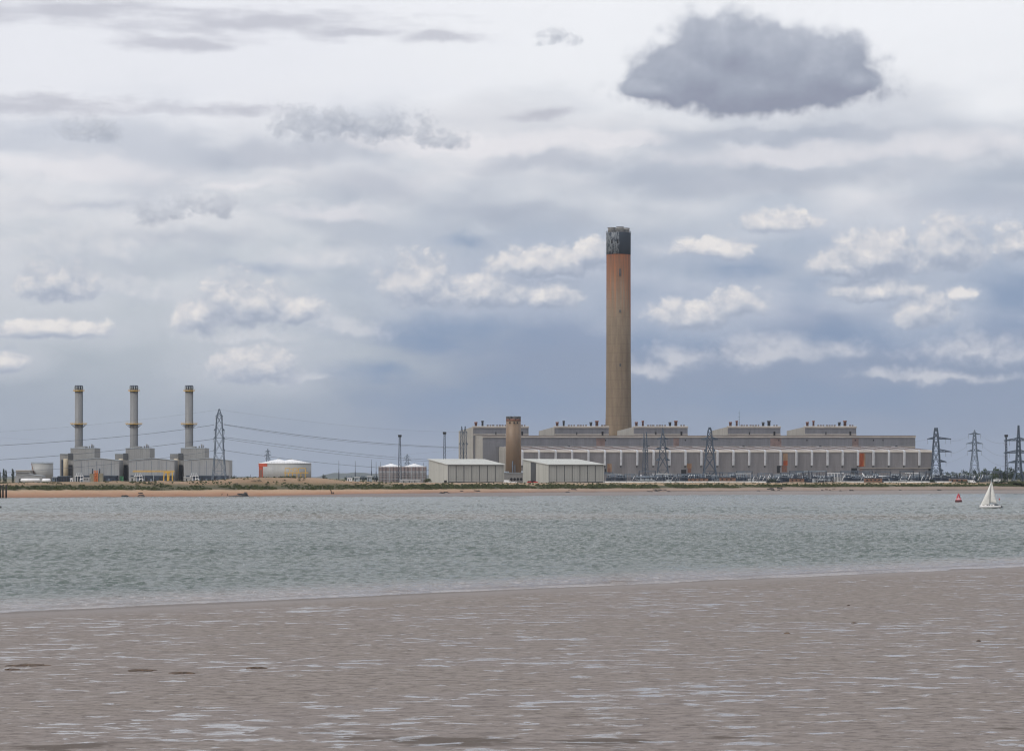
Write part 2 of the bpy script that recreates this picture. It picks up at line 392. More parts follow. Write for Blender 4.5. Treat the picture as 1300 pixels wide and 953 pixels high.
def _water(nt, b):
    p = geo(nt); x, y, z = sep(p)
    s = (y-229.8-x*1.054)/1.453
    h1 = noise(vm('MULTIPLY', p, (.32, .55, 0)), 1.0, 6, .62, .3)
    h2 = noise(vm('MULTIPLY', p, (.09, .16, 0)), 1.0, 4, .55)
    big = noise(vm('MULTIPLY', p, (.0032, .011, 0)), 1.0, 4, .55)
    mid = noise(vm('MULTIPLY', p, (.02, .05, 0)), 1.0, 5, .65)
    c = mixc(smooth(mid, .3, .7), (.068, .098, .088), (.112, .140, .124))
    silt = smooth(y+(big-.5)*120, 590, 635)*(1.0-smooth(y+(big-.5)*160, 690, 750))
    c = mixc(silt*.6, c, (.17, .145, .11))
    c = mixc(smooth(s + (h2-.5)*14, 26, 2)*.85, c, (.27, .225, .21))
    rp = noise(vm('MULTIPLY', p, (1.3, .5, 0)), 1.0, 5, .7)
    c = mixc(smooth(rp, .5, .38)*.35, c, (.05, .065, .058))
    se = s + (h2-.5)*3.5 + (rp-.5)*2.5
    c = mixc(smooth(se, 6.2, 4.6)*smooth(se, 2.6, 3.8)*.75, c, (.13, .095, .07))  # brown line painted in as the shaded face of the breaker
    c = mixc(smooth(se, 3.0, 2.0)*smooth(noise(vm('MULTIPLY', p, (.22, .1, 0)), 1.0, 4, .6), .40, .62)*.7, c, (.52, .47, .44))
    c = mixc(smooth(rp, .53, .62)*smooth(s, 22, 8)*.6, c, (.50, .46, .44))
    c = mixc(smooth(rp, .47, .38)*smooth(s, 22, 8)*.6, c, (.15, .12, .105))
    foam = smooth(noise(vm('MULTIPLY', p, (.25, .9, 0)), 1.0, 6, .7) - (s-2)*.012, .56, .60)*smooth(s, 14, 9)
    c = mixc(foam*.6, c, (.55, .52, .50))
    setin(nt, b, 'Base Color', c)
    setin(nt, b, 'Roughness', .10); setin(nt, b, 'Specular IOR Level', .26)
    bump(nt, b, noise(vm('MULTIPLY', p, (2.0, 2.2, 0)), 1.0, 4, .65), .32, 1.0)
M['water'] = mat('estuary_water', _water)
def _shore(nt, b):
    p = geo(nt); x, y, z = sep(p)
    zn = attr(nt, 'zone'); sand = attr(nt, 'sandy')
    n = noise(vm('MULTIPLY', p, (.05, .12, .3)), 1.0, 6, .65); n2 = noise(vm('MULTIPLY', p, (.22, .3, .8)), 1.0, 5, .65)
    n3 = noise(vm('MULTIPLY', p, (.012, .03, 0)), 1.0, 5, .6)
    t = (zn + (n-.5)*.55 + (n2-.5)*.35)/8.0
    sandc = ramp(t, [(0, (.17, .145, .14)), (.14, (.19, .165, .16)), (.155, (.23, .115, .065)), (.22, (.37, .215, .13)), (.275, (.40, .28, .18)),
                     (.30, (.05, .052, .025)), (.40, (.10, .09, .045)), (.46, (.27, .18, .11)), (.56, (.34, .24, .16)), (.7, (.27, .20, .14)), (1, (.13, .13, .07))])
    mudc = ramp(t, [(0, (.21, .185, .175)), (.13, (.245, .215, .20)), (.15, (.12, .10, .085)), (.18, (.24, .19, .155)), (.255, (.26, .20, .165)),
                    (.28, (.17, .13, .10)), (.295, (.05, .052, .022)), (.37, (.06, .068, .025)), (.395, (.34, .24, .13)), (.5, (.36, .26, .15)), (.7, (.22, .17, .12)), (1, (.12, .12, .07))])
    c = mixc(sand, mudc, sandc)
    c = mixc(smooth(n3, .52, .68)*smooth(zn, 2.6, 3.2)*.55, c, (.07, .075, .03))
    c = mixc(smooth(n2, .56, .72)*.4*smooth(zn, 2.4, 2.9), c, (.075, .055, .035))
    setin(nt, b, 'Base Color', c); setin(nt, b, 'Roughness', .85)
    bump(nt, b, n2, .8, .6)
M['shore'] = mat('shore_ground', _shore)
def _hill(nt, b):
    p = geo(nt); n = noise(vm('MULTIPLY', p, (.01, .01, .02)), 1.0, 5, .6)
    setin(nt, b, 'Base Color', ramp(n, [(.35, (.028, .042, .030)), (.55, (.045, .06, .038)), (.68, (.16, .155, .11))])); setin(nt, b, 'Roughness', .9)
M['hill'] = mat('hill_ground', _hill)

# ------------------------------------------------------------------ mesh helpers
def W(u, D): return (u-650)/F*D
def Z(v, D): return H-(v-HZ)/F*D
def link(name, me, m=None, parent=None):
    o = bpy.data.objects.new(name, me); COL.objects.link(o)
    if m is not None:
        for q in (m if isinstance(m, (list, tuple)) else [m]): me.materials.append(M[q] if isinstance(q, str) else q)
    if parent is not None: o.parent = parent
    return o
class MB:
    def __init__(s): s.v = []; s.f = []; s.mi = []; s.sm = []
    def add(s, vs, fs, mi=0, smooth=False):
        b = len(s.v); s.v += [tuple(v) for v in vs]
        for f in fs: s.f.append(tuple(b+i for i in f)); s.mi.append(mi); s.sm.append(smooth)
        return s
    def prism(s, plan, z0, z1, mi=0):
        """plan: list of (x,y) counter-clockwise; z0/z1 number or per-corner list"""
        n = len(plan); a = z0 if isinstance(z0, (list, tuple)) else [z0]*n; c = z1 if isinstance(z1, (list, tuple)) else [z1]*n
        vs = [(x, y, a[i]) for i, (x, y) in enumerate(plan)]+[(x, y, c[i]) for i, (x, y) in enumerate(plan)]
        fs = [tuple(range(n-1, -1, -1)), tuple(range(n, 2*n))]+[(i, (i+1) % n, n+(i+1) % n, n+i) for i in range(n)]
        return s.add(vs, fs, mi)
    def box(s, x0, x1, y0, y1, z0, z1, mi=0):
        return s.prism([(x0, y0), (x1, y0), (x1, y1), (x0, y1)], z0, z1, mi)
    def cyl(s, x, y, z0, z1, r0, r1=None, n=16, mi=0, cap=True):
        return s.lathe(x, y, [(z0, r0), (z1, r0 if r1 is None else r1)], n, mi, cap)
    def lathe(s, x, y, prof, n=24, mi=0, cap=True):
        vs = []; fs = []
        for z, r in prof:
            for k in range(n):
                a = 2*math.pi*k/n; vs.append((x+r*math.cos(a), y+r*math.sin(a), z))
        for j in range(len(prof)-1):
            for k in range(n): fs.append((j*n+k, j*n+(k+1) % n, (j+1)*n+(k+1) % n, (j+1)*n+k))
        s.add(vs, fs, mi, True)
        if cap:
            b = len(s.v)-len(vs); s.f.append(tuple(b+k for k in range(n-1, -1, -1))); s.mi.append(mi); s.sm.append(False)
            s.f.append(tuple(b+(len(prof)-1)*n+k for k in range(n))); s.mi.append(mi); s.sm.append(False)
        return s
    def bar(s, a, b, w=.3, mi=0, w2=None):
        a = Vector(a); b = Vector(b); d = b-a
        if d.length < 1e-6: return s
        up = Vector((0, 0, 1)) if abs(d.normalized().z) < .95 else Vector((1, 0, 0))
        p = d.cross(up).normalized()*w/2; q = d.cross(p).normalized()*(w2 or w)/2
        vs = [a-p-q, a+p-q, a+p+q, a-p+q, b-p-q, b+p-q, b+p+q, b-p+q]
        return s.add(vs, [(0, 1, 2, 3), (7, 6, 5, 4), (0, 4, 5, 1), (1, 5, 6, 2), (2, 6, 7, 3), (3, 7, 4, 0)], mi)
    def tube(s, pts, r, n=6, mi=0):
        pts = [Vector(p) for p in pts]; vs = []; fs = []
        for i, p in enumerate(pts):
            d = (pts[min(i+1, len(pts)-1)]-pts[max(i-1, 0)]).normalized()
            up = Vector((0, 0, 1)) if abs(d.z) < .95 else Vector((1, 0, 0))
            a = d.cross(up).normalized(); b = d.cross(a).normalized()
            for k in range(n):
                t = 2*math.pi*k/n; vs.append(p+a*r*math.cos(t)+b*r*math.sin(t))
        for i in range(len(pts)-1):
            for k in range(n): fs.append((i*n+k, i*n+(k+1) % n, (i+1)*n+(k+1) % n, (i+1)*n+k))
        fs.append(tuple(range(n))); fs.append(tuple((len(pts)-1)*n+k for k in range(n)))
        return s.add(vs, fs, mi, True)
    def build(s, name, m, parent=None, origin=None):
        off = Vector(origin) if origin is not None else (parent['_o'] if parent is not None else None)
        off = Vector(off) if off is not None else Vector((0, 0, 0))
        me = bpy.data.meshes.new(name); me.from_pydata([tuple(Vector(v)-off) for v in s.v], [], s.f)
        me.polygons.foreach_set('material_index', s.mi); me.polygons.foreach_set('use_smooth', s.sm)
        bm = bmesh.new(); bm.from_mesh(me); bmesh.ops.recalc_face_normals(bm, faces=bm.faces); bm.to_mesh(me); bm.free()
        me.update(); o = link(name, me, m, parent)
        if parent is None: o.location = off
        if len(s.v): o['_o'] = tuple(off)
        return o
def tag(o, label=None, cat=None, group=None, kind=None):
    if label: o['label'] = label
    if cat: o['category'] = cat
    if group: o['group'] = group
    if kind: o['kind'] = kind
    return o
def thing(name, label, cat, loc, group=None):
    o = bpy.data.objects.new(name, None); COL.objects.link(o); o.location = loc; o['_o'] = tuple(loc); o.empty_display_size = .5
    return tag(o, label, cat, group)
def kids(o): return [c for c in bpy.data.objects if c.parent == o]
def dup(root, loc, label=None, rotz=None, scale=None, tree=None):
    r = root.copy(); COL.objects.link(r); r.location = loc
    if label: r['label'] = label
    if rotz is not None: r.rotation_euler.z = rotz
    if scale is not None: r.scale = (scale,)*3 if not isinstance(scale, tuple) else scale
    for c in kids(root):
        k = c.copy(); COL.objects.link(k); k.parent = r
        for g in kids(c):
            h = g.copy(); COL.objects.link(h); h.parent = k
    return r
class Fac:
    """a facade line in plan, turned by phi; pixels are converted on the line itself"""
    def __init__(s, u0, D, phi=25, P=None):
        s.phi = phi; a = math.radians(phi); s.c, s.s = math.cos(a), math.sin(a)
        s.P = P or (W(u0, D), D)
    def off(s, b): return Fac(0, 0, s.phi, (s.P[0]-s.s*b, s.P[1]+s.c*b))
    def pt(s, u):
        k = (u-650)/F; t = (k*s.P[1]-s.P[0])/(s.c-k*s.s); return (s.P[0]+t*s.c, s.P[1]+t*s.s)
    def slab(s, mb, u0, u1, v0, v1, b0, b1, drop=0.0, mi=0, zbot=None):
        f = s.off(b0); a = f.pt(u0); b = f.pt(u1); d = b1-b0
        c = (b[0]-s.s*d, b[1]+s.c*d); e = (a[0]-s.s*d, a[1]+s.c*d)
        za, zb = Z(v0, a[1]), Z(v0, b[1]); wa, wb = Z(v1, a[1]), Z(v1, b[1])
        if zbot is not None: wa = wb = zbot
        mb.prism([a, b, c, e], [wa, wb, wb, wa], [za, zb, zb-drop, za-drop], mi); return mb
    def slabv(s, mb, u0, u1, v0a, v0b, v1a, v1b, b0, b1, mi=0):
        f = s.off(b0); a = f.pt(u0); b = f.pt(u1); d = b1-b0
        c = (b[0]-s.s*d, b[1]+s.c*d); e = (a[0]-s.s*d, a[1]+s.c*d)
        za, zb = Z(v0a, a[1]), Z(v0b, b[1]); wa, wb = Z(v1a, a[1]), Z(v1b, b[1])
        mb.prism([a, b, c, e], [wa, wb, wb, wa], [za, zb, zb, za], mi); return mb
# ------------------------------------------------------------------ the ground: near mudflat, river, far shore and plain
def grid_mesh(name, xs, rows, m, attrs=None):
    """rows: list of lists of (x,y,z)"""
    n = len(rows[0]); vs = [p for r in rows for p in r]
    fs = [(j*n+i, j*n+i+1, (j+1)*n+i+1, (j+1)*n+i) for j in range(len(rows)-1) for i in range(n-1)]
    me = bpy.data.meshes.new(name); me.from_pydata(vs, [], fs); me.polygons.foreach_set('use_smooth', [True]*len(fs))
    for k, vals in (attrs or {}).items():
        a = me.attributes.new(k, 'FLOAT', 'POINT'); a.data.foreach_set('value', vals)
    me.update(); return link(name, me, m)
def fbm(x, y, s, oct=4):
    return mnoise.fractal(Vector((x*s, y*s, 3.1)), .9, 2.1, oct)
rows = []
ys = [-40, -20, 0, 20, 40, 60]+[70+i*1.5 for i in range(180)]+[360, 400, 460]
xs_ = [-2500, -1500, -800, -400, -200, -120]+[-90+i*1.6 for i in range(116)]+[120, 200, 400, 800, 1500, 2500]
for y in ys:
    r = []
    for x in xs_:
        s = (y-229.8-1.054*x)/1.453
        s2 = s + 2.0*fbm(x, y, .05, 3)
        z = -.006*s2 if s2 < 0 else -.02*s2
        z = min(z, 2.6); z = max(z, -2.5)
        z += .018*fbm(x, y, .5, 3)*min(1, max(0, (-s2)/6))
        r.append((x, y, z))
    rows.append(r)
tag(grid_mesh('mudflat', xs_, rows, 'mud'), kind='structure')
# river surface: a real wind chop, finer near the viewer
def water_mesh():
    yl = [60, 110, 150, 175]; y = 183.0
    while y < 1660:
        yl.append(y); y += .46 if y < 420 else .46*(y/420)**1.6
    yl += [1800, 2200]
    ul = list(np.arange(-700, -60, 5.0))+list(np.arange(-60, 1361, 2.0))+list(np.arange(1365, 2000, 5.0)); fan = np.array(ul)
    Y = np.array(yl)[:, None]
    X = (fan[None, :]-650)/F*Y
    ex = np.array([-4000., -1800., -900.]); fx = np.concatenate([ex, np.zeros(len(ul)), -ex[::-1]])
    XX = np.zeros((len(yl), len(fx))); XX[:, 3:-3] = X; XX[:, :3] = ex; XX[:, -3:] = -ex[::-1]
    YY = np.repeat(Y, len(fx), 1)
    rng = np.random.RandomState(4); ZZ = np.zeros_like(XX)
    for i in range(46):
        lam = .85*(4.2/.85)**(i/45.0); a = .0145*lam**.25
        th = math.radians(250+rng.normal(0, 34)); k = 2*math.pi/lam
        ph = k*(XX*math.cos(th)+YY*math.sin(th))+rng.uniform(0, 6.28)
        fade = np.clip((lam*900/np.maximum(YY, 1))/3.0, .5, 1)*(1+1.0*np.clip((YY-450)/500, 0, 1))
        ZZ += a*(np.sin(ph)+.25*np.sin(2*ph+1.2))*fade
    gx = np.sin(XX*.045+YY*.013+1)+np.sin(XX*.021-YY*.034+2)+np.sin(YY*.06+XX*.008)
    ZZ *= (1+.09*gx)
    s = (YY-229.8-XX*1.054)/1.453
    ZZ *= np.clip((s-2)/30, .02, 1); ZZ[:4] = 0; ZZ[-2:] = 0
    ZZ += .10*np.exp(-((s-7-1.4*np.sin(XX*.21))/1.1)**2)*(.5+.5*np.sin(XX*.6+YY*.2)) + .07*np.exp(-((s-13)/1.2)**2)*(.5+.5*np.sin(XX*.37+2))
    uw = np.clip((fan+700)/250, 0, 1)*np.clip((2000-fan)/250, 0, 1); ZZ[:, 3:-3] *= uw[None, :]
    ZZ[:, :3] = 0; ZZ[:, -3:] = 0
    ny, nx = XX.shape; co = np.stack([XX, YY, ZZ], -1).reshape(-1, 3).astype(np.float32)
    idx = np.arange(ny*nx).reshape(ny, nx)
    q = np.stack([idx[:-1, :-1], idx[:-1, 1:], idx[1:, 1:], idx[1:, :-1]], -1).reshape(-1, 4).astype(np.int32)
    me = bpy.data.meshes.new('water'); me.vertices.add(len(co)); me.vertices.foreach_set('co', co.ravel())
    me.loops.add(q.size); me.loops.foreach_set('vertex_index', q.ravel())
    me.polygons.add(len(q)); me.polygons.foreach_set('loop_start', np.arange(0, q.size, 4, dtype=np.int32))
    me.polygons.foreach_set('loop_total', np.full(len(q), 4, np.int32)); me.polygons.foreach_set('use_smooth', np.ones(len(q), bool))
    me.update(calc_edges=True)
    return link('water', me, 'water')
tag(water_mesh(), kind='structure')
cu = list(range(-9000, -300, 300))+list(range(-300, 1620, 6))+list(range(1700, 10400, 300))
I = lambda u, pts: float(np.interp(u, [p[0] for p in pts], [p[1] for p in pts]))
WLp = [(-300, 633), (0, 632), (200, 630.8), (330, 630.2), (500, 630.8), (700, 629.2), (860, 628.2), (1040, 627.6), (1200, 626.7), (1300, 626)]
MTp = [(0, 631.4), (330, 629.4), (420, 627.4), (500, 626), (700, 624.4), (860, 623.4), (1040, 622.6), (1300, 621.4)]
STp = [(0, 621.8), (330, 621.4), (500, 620.9), (700, 620), (900, 618.9), (1200, 617.4), (1300, 617.1)]
GTp = [(0, 617.2), (330, 617), (500, 615.8), (700, 615.2), (900, 615.6), (1200, 615)]
TTp = [(-300, 613), (0, 612.9), (100, 611.6), (200, 611), (270, 610.0), (300, 607.0), (330, 606), (395, 606.4), (420, 608.5), (450, 611.5), (540, 613.2), (900, 613.4), (1300, 612.8)]
SNp = [(0, 1), (420, 1), (600, .75), (760, .35), (1000, .1), (1600, 0)]
lines = []
def keyline(u):
    D0 = H*F/(I(u, WLp)-HZ); uc = min(max(u, -300), 1600)
    wl, mt, st_, gt, tt = (I(u, q) for q in (WLp, MTp, STp, GTp, TTp))
    Dm = D0+6+9*(wl-mt); Ds = Dm+24; Dg = Ds+10; Dt = Dg+14
    k = [(D0-80, -2.5, 0), (D0-4, -.15, .1), (D0, 0, .2), (Dm, Z(mt, Dm), 1.2), (Ds, Z(st_, Ds), 2.3), (Dg, Z(gt, Dg), 3.1), (Dt, Z(tt, Dt), 4.2),
         (Dt+30, Z(tt, Dt)-.3, 4.8), (Dt+70, 6.9, 5.2), (1700, 6.3, 5.8), (2200, 6.2, 6.4), (3000, 6, 7), (6000, 5.8, 8), (14000, 5.5, 8), (26000, 5, 8)]
    return k
for u in cu: lines.append((u, keyline(u)))
def gz(x, D):
    k = keyline(x/D*F+650); return float(np.interp(D, [a[0] for a in k], [a[1] for a in k]))
sub = [0, .25, .5, .75]
rows = []; zone = []; sandy = []
nk = len(lines[0][1])
for j in range(nk-1):
    for f in sub:
        r = []
        for (u, k) in lines:
            a, b = k[j], k[j+1]
            D = a[0]+(b[0]-a[0])*f; z = a[1]+(b[1]-a[1])*f; zo = a[2]+(b[2]-a[2])*f
            x = W(u, D)
            if 3 <= j <= 8: z += fbm(x, D, .05, 4)*(.35 if j < 5 else .55)*(1 if f or j > 3 else .3)
            r.append((x, D, z)); zone.append(zo); sandy.append(I(u, SNp))
        rows.append(r)
r = []
for (u, k) in lines:
    D, z, zo = k[-1]; r.append((W(u, D), D, z)); zone.append(zo); sandy.append(0)
rows.append(r)
tag(grid_mesh('ground', None, rows, 'shore', {'zone': zone, 'sandy': sandy}), kind='structure')
# far hills
def hills(u0, u1, D, prof, depth=1200):
    rows = []
    us = np.linspace(u0, u1, 90)
    for t in range(9):
        f = t/8; r = []
        for u in us:
            h = Z(I(u, prof), D)-5.6
            zz = 5.0+max(0, h)*math.sin(math.pi*min(1, f*1.0))**.8 + (fbm(u*8, f*60, .02, 4)*2.0 if 0 < f < 1 else 0)
            r.append((W(u, D), D-depth/2+depth*f, zz if 0 < f < 1 else 3.5))
        rows.append(r)
    return tag(grid_mesh('hills', None, rows, 'hill'), kind='structure')
hills(360, 720, 19000, [(360, 606.5), (405, 605), (415, 601.5), (425, 599.8), (440, 600.5), (450, 599.2), (465, 600), (480, 601), (520, 602), (560, 603), (640, 605), (720, 607)])
hills(-200, 380, 20000, [(-200, 606), (0, 604.5), (100, 605), (300, 604.6), (340, 605.2), (380, 606.5)])
hills(1100, 1700, 8000, [(1100, 606), (1180, 603), (1230, 601), (1300, 599.5), (1400, 600), (1700, 603)])
# ------------------------------------------------------------------ the big station
FL = Fac(662, 2130, 25)                                   # front line of the turbine hall
def org(f, u, b=0, z=6.2):
    p = f.off(b).pt(u); return (p[0], p[1], z)
def extr(f, mb, u0, u1, prof, mi=0):
    a = f.pt(u0); b = f.pt(u1); n = len(prof); vs = []
    for e in (a, b):
        for (bb, v) in prof: vs.append((e[0]-f.s*bb, e[1]+f.c*bb, Z(v, e[1])))
    fs = [tuple(range(n)), tuple(range(2*n-1, n-1, -1))]+[(i, (i+1) % n, n+(i+1) % n, n+i) for i in range(n)]
    return mb.add(vs, fs, mi)
def patch(f, name, m, parent, u0, u1, v0, v1, b=-.06, t=.05):
    mb = MB(); f.slab(mb, u0, u1, v0, v1, b, b+t); return mb.build(name, m, parent)
th = thing('turbine_hall', 'long grey clad turbine hall with white ribs down its front, standing before the huge chimney', 'power station', org(FL, 662))
mb = MB(); extr(FL, mb, 662, 1183, [(0, 612), (0, 574.6), (44, 574.6), (44, 612)]); mb.build('wall', 'grey_clad', th)
mb = MB(); extr(FL, mb, 661.6, 1183.4, [(-.4, 574.55), (-.5, 573.4), (0, 572.2), (1.2, 571.3), (3, 571), (3, 574.55)]); mb.build('eave', 'pale_trim', th)
mb = MB(); extr(FL, mb, 661.8, 1183.2, [(3.05, 571.0), (44.5, 566.4), (44.5, 574.5), (3.05, 574.5)]); mb.build('roof', 'roof_brown', th)
fe = FL; a = fe.pt(662)
mb = MB(); mb.prism([(a[0]-.15, a[1]+.1), (a[0]-FL.s*44-.15, a[1]+FL.c*44+.1), (a[0]-FL.s*44-.4, a[1]+FL.c*44), (a[0]-.4, a[1])][::-1], 6, [Z(566.4, 2130), Z(566.4, 2130), Z(571.2, 2130), Z(571.2, 2130)][::-1]); mb.build('end_wall', 'sunlit_end_clad', th)
PIL = [662.8, 683.8, 705, 725.8, 746.5, 767.4, 788, 808.5, 829.2, 849.6, 869.8, 890, 910.3, 930.5, 950.6, 970.8, 990.5, 1010.4, 1030.2, 1050, 1069.3, 1088.7, 1108.3, 1128, 1147.5, 1166.6]
for i, u in enumerate(PIL):
    mb = MB(); extr(FL, mb, u-.95, u+1.0, [(-.02, 590.5), (-1.3, 590.5), (-1.5, 574.5), (-1.3, 572.6), (-.2, 571.0), (1.5, 570.5), (3.1, 570.3), (3.1, 571.2), (.5, 574), (-.02, 575)]); mb.build('pilaster', 'white_rib', th)
    mb = MB(); extr(FL, mb, u-.45, u+.5, [(3.1, 571.2), (3.1, 570.35), (44.2, 565.8), (44.2, 566.8)]); mb.build('roof_rib', 'white_rib', th)
    patch(FL, 'vent_louvre', 'vent_grey', th, u-.8, u+.8, 591.2, 593.2, -.25, .24)
for (u0, u1, v0, v1, m) in [(1090, 1096.5, 574.8, 592, 'rust'), (1096.6, 1098.6, 574.8, 592, 'rust_pale'), (1091, 1095, 592.1, 601, 'rust_soft'), (994, 1000, 575, 584.5, 'rust_pale'), (994.5, 999.8, 584.6, 590.5, 'rust'), (992.5, 999, 590.6, 599, 'vent_brown'),
                        (771, 776.5, 588.5, 600, 'rust_pale'), (872, 878, 588, 594, 'rust_pale'), (873, 877.5, 594.1, 600, 'vent_brown')]:
    o = patch(FL, 'rust_stain', m, th, u0, u1, v0, v1)
patch(FL, 'door', 'vent_brown', th, 772, 775, 594, 600, -.2, .13)
for (u0, u1, v0, v1) in [(768, 769.6, 595, 600), (865, 871, 596, 602), (986.5, 990, 591, 600), (1081, 1088, 594, 601), (1179, 1183, 594, 604)]:
    patch(FL, 'doorway', 'opening', th, u0, u1, v0, v1, -.3, .28)
mb = MB(); FL.slab(mb, 1092, 1183, 593.5, 594.1, -.9, -.02); mb.build('walkway', 'pale_trim', th)
fr = FL.off(38)
for u in (723, 824, 944.5, 1042, 1138.6):
    mb = MB(); fr.slab(mb, u-.8, u+.8, 565.4, 568.8, 0, 2); mb.build('roof_vent', 'vent_grey', th)
# boiler house behind and above
FB = FL.off(45)
bh = thing('boiler_house', 'higher grey boiler house with five rooftop blocks rising behind the long turbine hall', 'power station', org(FB, 613))
mb = MB(); FB.slab(mb, 613, 1162, 555.6, 567, 0, 15, zbot=6); mb.build('wall', 'mid_clad', bh)
mb = MB(); extr(FB, mb, 612.7, 1162.4, [(-.5, 555.55), (-.6, 554.2), (0, 553.4), (.8, 553.4), (.8, 555.55)]); mb.build('cornice', 'pale_trim', bh)
mb = MB(); extr(FB, mb, 612.6, 1162.5, [(.85, 552.6), (-.2, 552.6), (-.2, 553.35), (.85, 553.35)]); mb.build('roof_edge', 'roof_brown', bh)
mb = MB(); extr(FB, mb, 612.8, 1162.3, [(.9, 553.4), (17, 552.4), (17, 555.5), (.9, 555.5)]); mb.build('roof', 'roof_brown', bh)
mb = MB(); extr(FB, mb, 640, 1161.5, [(-.5, 568.1), (-.5, 566.3), (-.02, 566.3), (-.02, 568.1)]); mb.build('sill_band', 'pale_trim', bh)
a = FB.pt(613)
mb = MB(); mb.prism([(a[0]-.1, a[1]+.05), (a[0]-.35, a[1]), (a[0]-FL.s*22-.3, a[1]+FL.c*22), (a[0]-FL.s*22-.1, a[1]+FL.c*22+.1)], 6, [Z(553.2, a[1])]*2+[Z(552.2, a[1])]*2); mb.build('end_wall', 'sunlit_end_clad', bh)
for (u0, u1) in [(757, 768), (855, 862), (978, 992), (1082, 1090)]:
    patch(FB, 'rust_stain', 'rust_soft', bh, u0, u1, 556, 567)
for u in (768.8, 870, 988.8, 1024.5, 1086, 1109, 1121):
    patch(FB, 'window', 'opening', bh, u-.6, u+.6, 557.6, 559.6, -.15, .08)
FP = FL.off(60)
PEN = [(601, 671), (704.3, 772.8), (804.8, 873), (924.3, 990.8), (1022, 1087)]
for i, (u0, u1) in enumerate(PEN):
    mb = MB(); first = i == 0; bk = 30
    fp = FP; A = fp.pt(u0); B = fp.pt(u1)
    kk = 30 if first else 31
    C_ = (B[0]-fp.s*kk, B[1]+fp.c*kk); E = (A[0]-fp.s*kk, A[1]+fp.c*kk)
    zt = Z(541.9, A[1]); zt2 = Z(541.9, B[1])
    mb.prism([A, B, C_, E], 6 if first else 30, [zt, zt2, zt2-3.2, zt-3.2])
    ph = mb.build('penthouse', 'mid_clad', bh)
    mb = MB(); mb.prism([(A[0]-.12, A[1]+.05), (A[0]-.4, A[1]), (E[0]-.4, E[1]), (E[0]-.12, E[1]+.05)], 6.0 if first else 40, [zt+.2, zt+.2, zt-3.0, zt-3.0]); mb.build('end_wall', 'sunlit_end_clad', ph)
    mb = MB(); extr(fp, mb, u0-.3, u1+.3, [(-.5, 543.2), (-.6, 541.6), (0, 540.7), (2, 540.6), (2, 541.85), (-.05, 541.95), (-.05, 543.2)]); mb.build('cornice', 'pale_trim', ph)
    mb = MB(); extr(fp, mb, u0-.1, u1+.1, [(-.4, 552.2), (-.4, 550.6), (-.05, 550.6), (-.05, 552.2)]); mb.build('base_band', 'pale_trim', ph)
    w = u1-u0
    ft = fp.off(6)
    for (t, wd, vt, m) in [(.045, 3.8, 535.4, 'vent_brown'), (.165, 3.0, 533.8, 'vent_grey' if i in (0, 1) else 'vent_brown'), (.67, 3.6, 535.6, 'vent_grey'), (.78, 4.4, 533.8, 'vent_brown' if i != 3 else 'vent_grey')]:
        uc = u0+w*t; p = ft.pt(uc); r = wd*.5*p[1]/F
        mb = MB(); zb = Z(541.5, p[1]); z1 = Z(vt, p[1])
        mb.lathe(p[0], p[1], [(zb, r*.85), (z1-1.2, r*.85), (z1-1.1, r*1.08), (z1, r*1.08)], 14)
        mb.build('vent_stack', m, ph)
    for t in (.26, .31, .36, .43, .48, .53, .58, .88, .93):
        uc = u0+w*t; p = ft.pt(uc); r = random.uniform(.8, 1.4)
        mb = MB(); zb = Z(541, p[1])-.6; mb.lathe(p[0], p[1], [(zb, r*.6), (zb+1.0, r*.7), (zb+1.1, r), (zb+1.9, r*.7)], 10); mb.build('roof_fan', 'roof_brown', ph)
    patch(fp, 'door', 'opening', ph, u0+w*.40, u0+w*.40+1.2, 548.2, 551.6, -.6, .15)
    patch(fp, 'door', 'opening', ph, u0+w*.87, u0+w*.87+2.2, 547.6, 552.1, -.6, .15)
p = FP.off(8).pt(938.5)
mb = MB(); mb.cyl(p[0], p[1], Z(541, p[1]), Z(521, p[1]), .22, .1, 6)
for q in (.3, .6, .85): mb.bar((p[0]-.8, p[1], Z(541-20*q, p[1])), (p[0]+.8, p[1], Z(541-20*q, p[1])), .15)
mb.build('antenna', 'steel', bh)

# ------------------------------------------------------------------ the tall chimney
DC_ = 2400; cx = W(785.2, DC_); k = DC_/F
ch = thing('tall_chimney', 'enormous brown concrete chimney, rust stained below its dark flaking cap', 'chimney', (cx, DC_, 6.2))
mb = MB(); mb.lathe(cx, DC_, [(6, 18.2*k), (Z(590, DC_), 17.8*k), (Z(545, DC_), 16.8*k), (Z(520, DC_), 16.1*k), (Z(450, DC_), 15.55*k), (Z(323.6, DC_), 15.4*k)], 64); mb.build('shaft', 'chimney', ch)
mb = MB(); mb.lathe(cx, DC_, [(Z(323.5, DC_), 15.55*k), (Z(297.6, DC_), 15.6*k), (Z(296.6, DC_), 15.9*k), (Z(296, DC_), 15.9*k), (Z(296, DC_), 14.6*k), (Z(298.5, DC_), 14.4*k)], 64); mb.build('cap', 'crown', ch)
for (du, dy, vt) in [(-8.9, -3, 289.9), (1.6, -5.5, 289.4), (9.4, 3, 289.8), (-1.5, 6.5, 290.4)]:
    mb = MB(); r = 4.8*k
    mb.lathe(cx+du*k, DC_+dy, [(Z(300, DC_), r*.96), (Z(vt+1.3, DC_), r*.96), (Z(vt+1.2, DC_), r*1.04), (Z(vt, DC_), r*1.04), (Z(vt, DC_), r*.85), (Z(vt+2, DC_), r*.85)], 24)
    f = mb.build('flue', 'flue_pale', ch)
    mb = MB(); mb.lathe(cx+du*k, DC_+dy, [(Z(vt+.1, DC_), r*1.09), (Z(vt-.5, DC_), r*1.09)], 24); mb.build('rim', 'vent_grey', f)
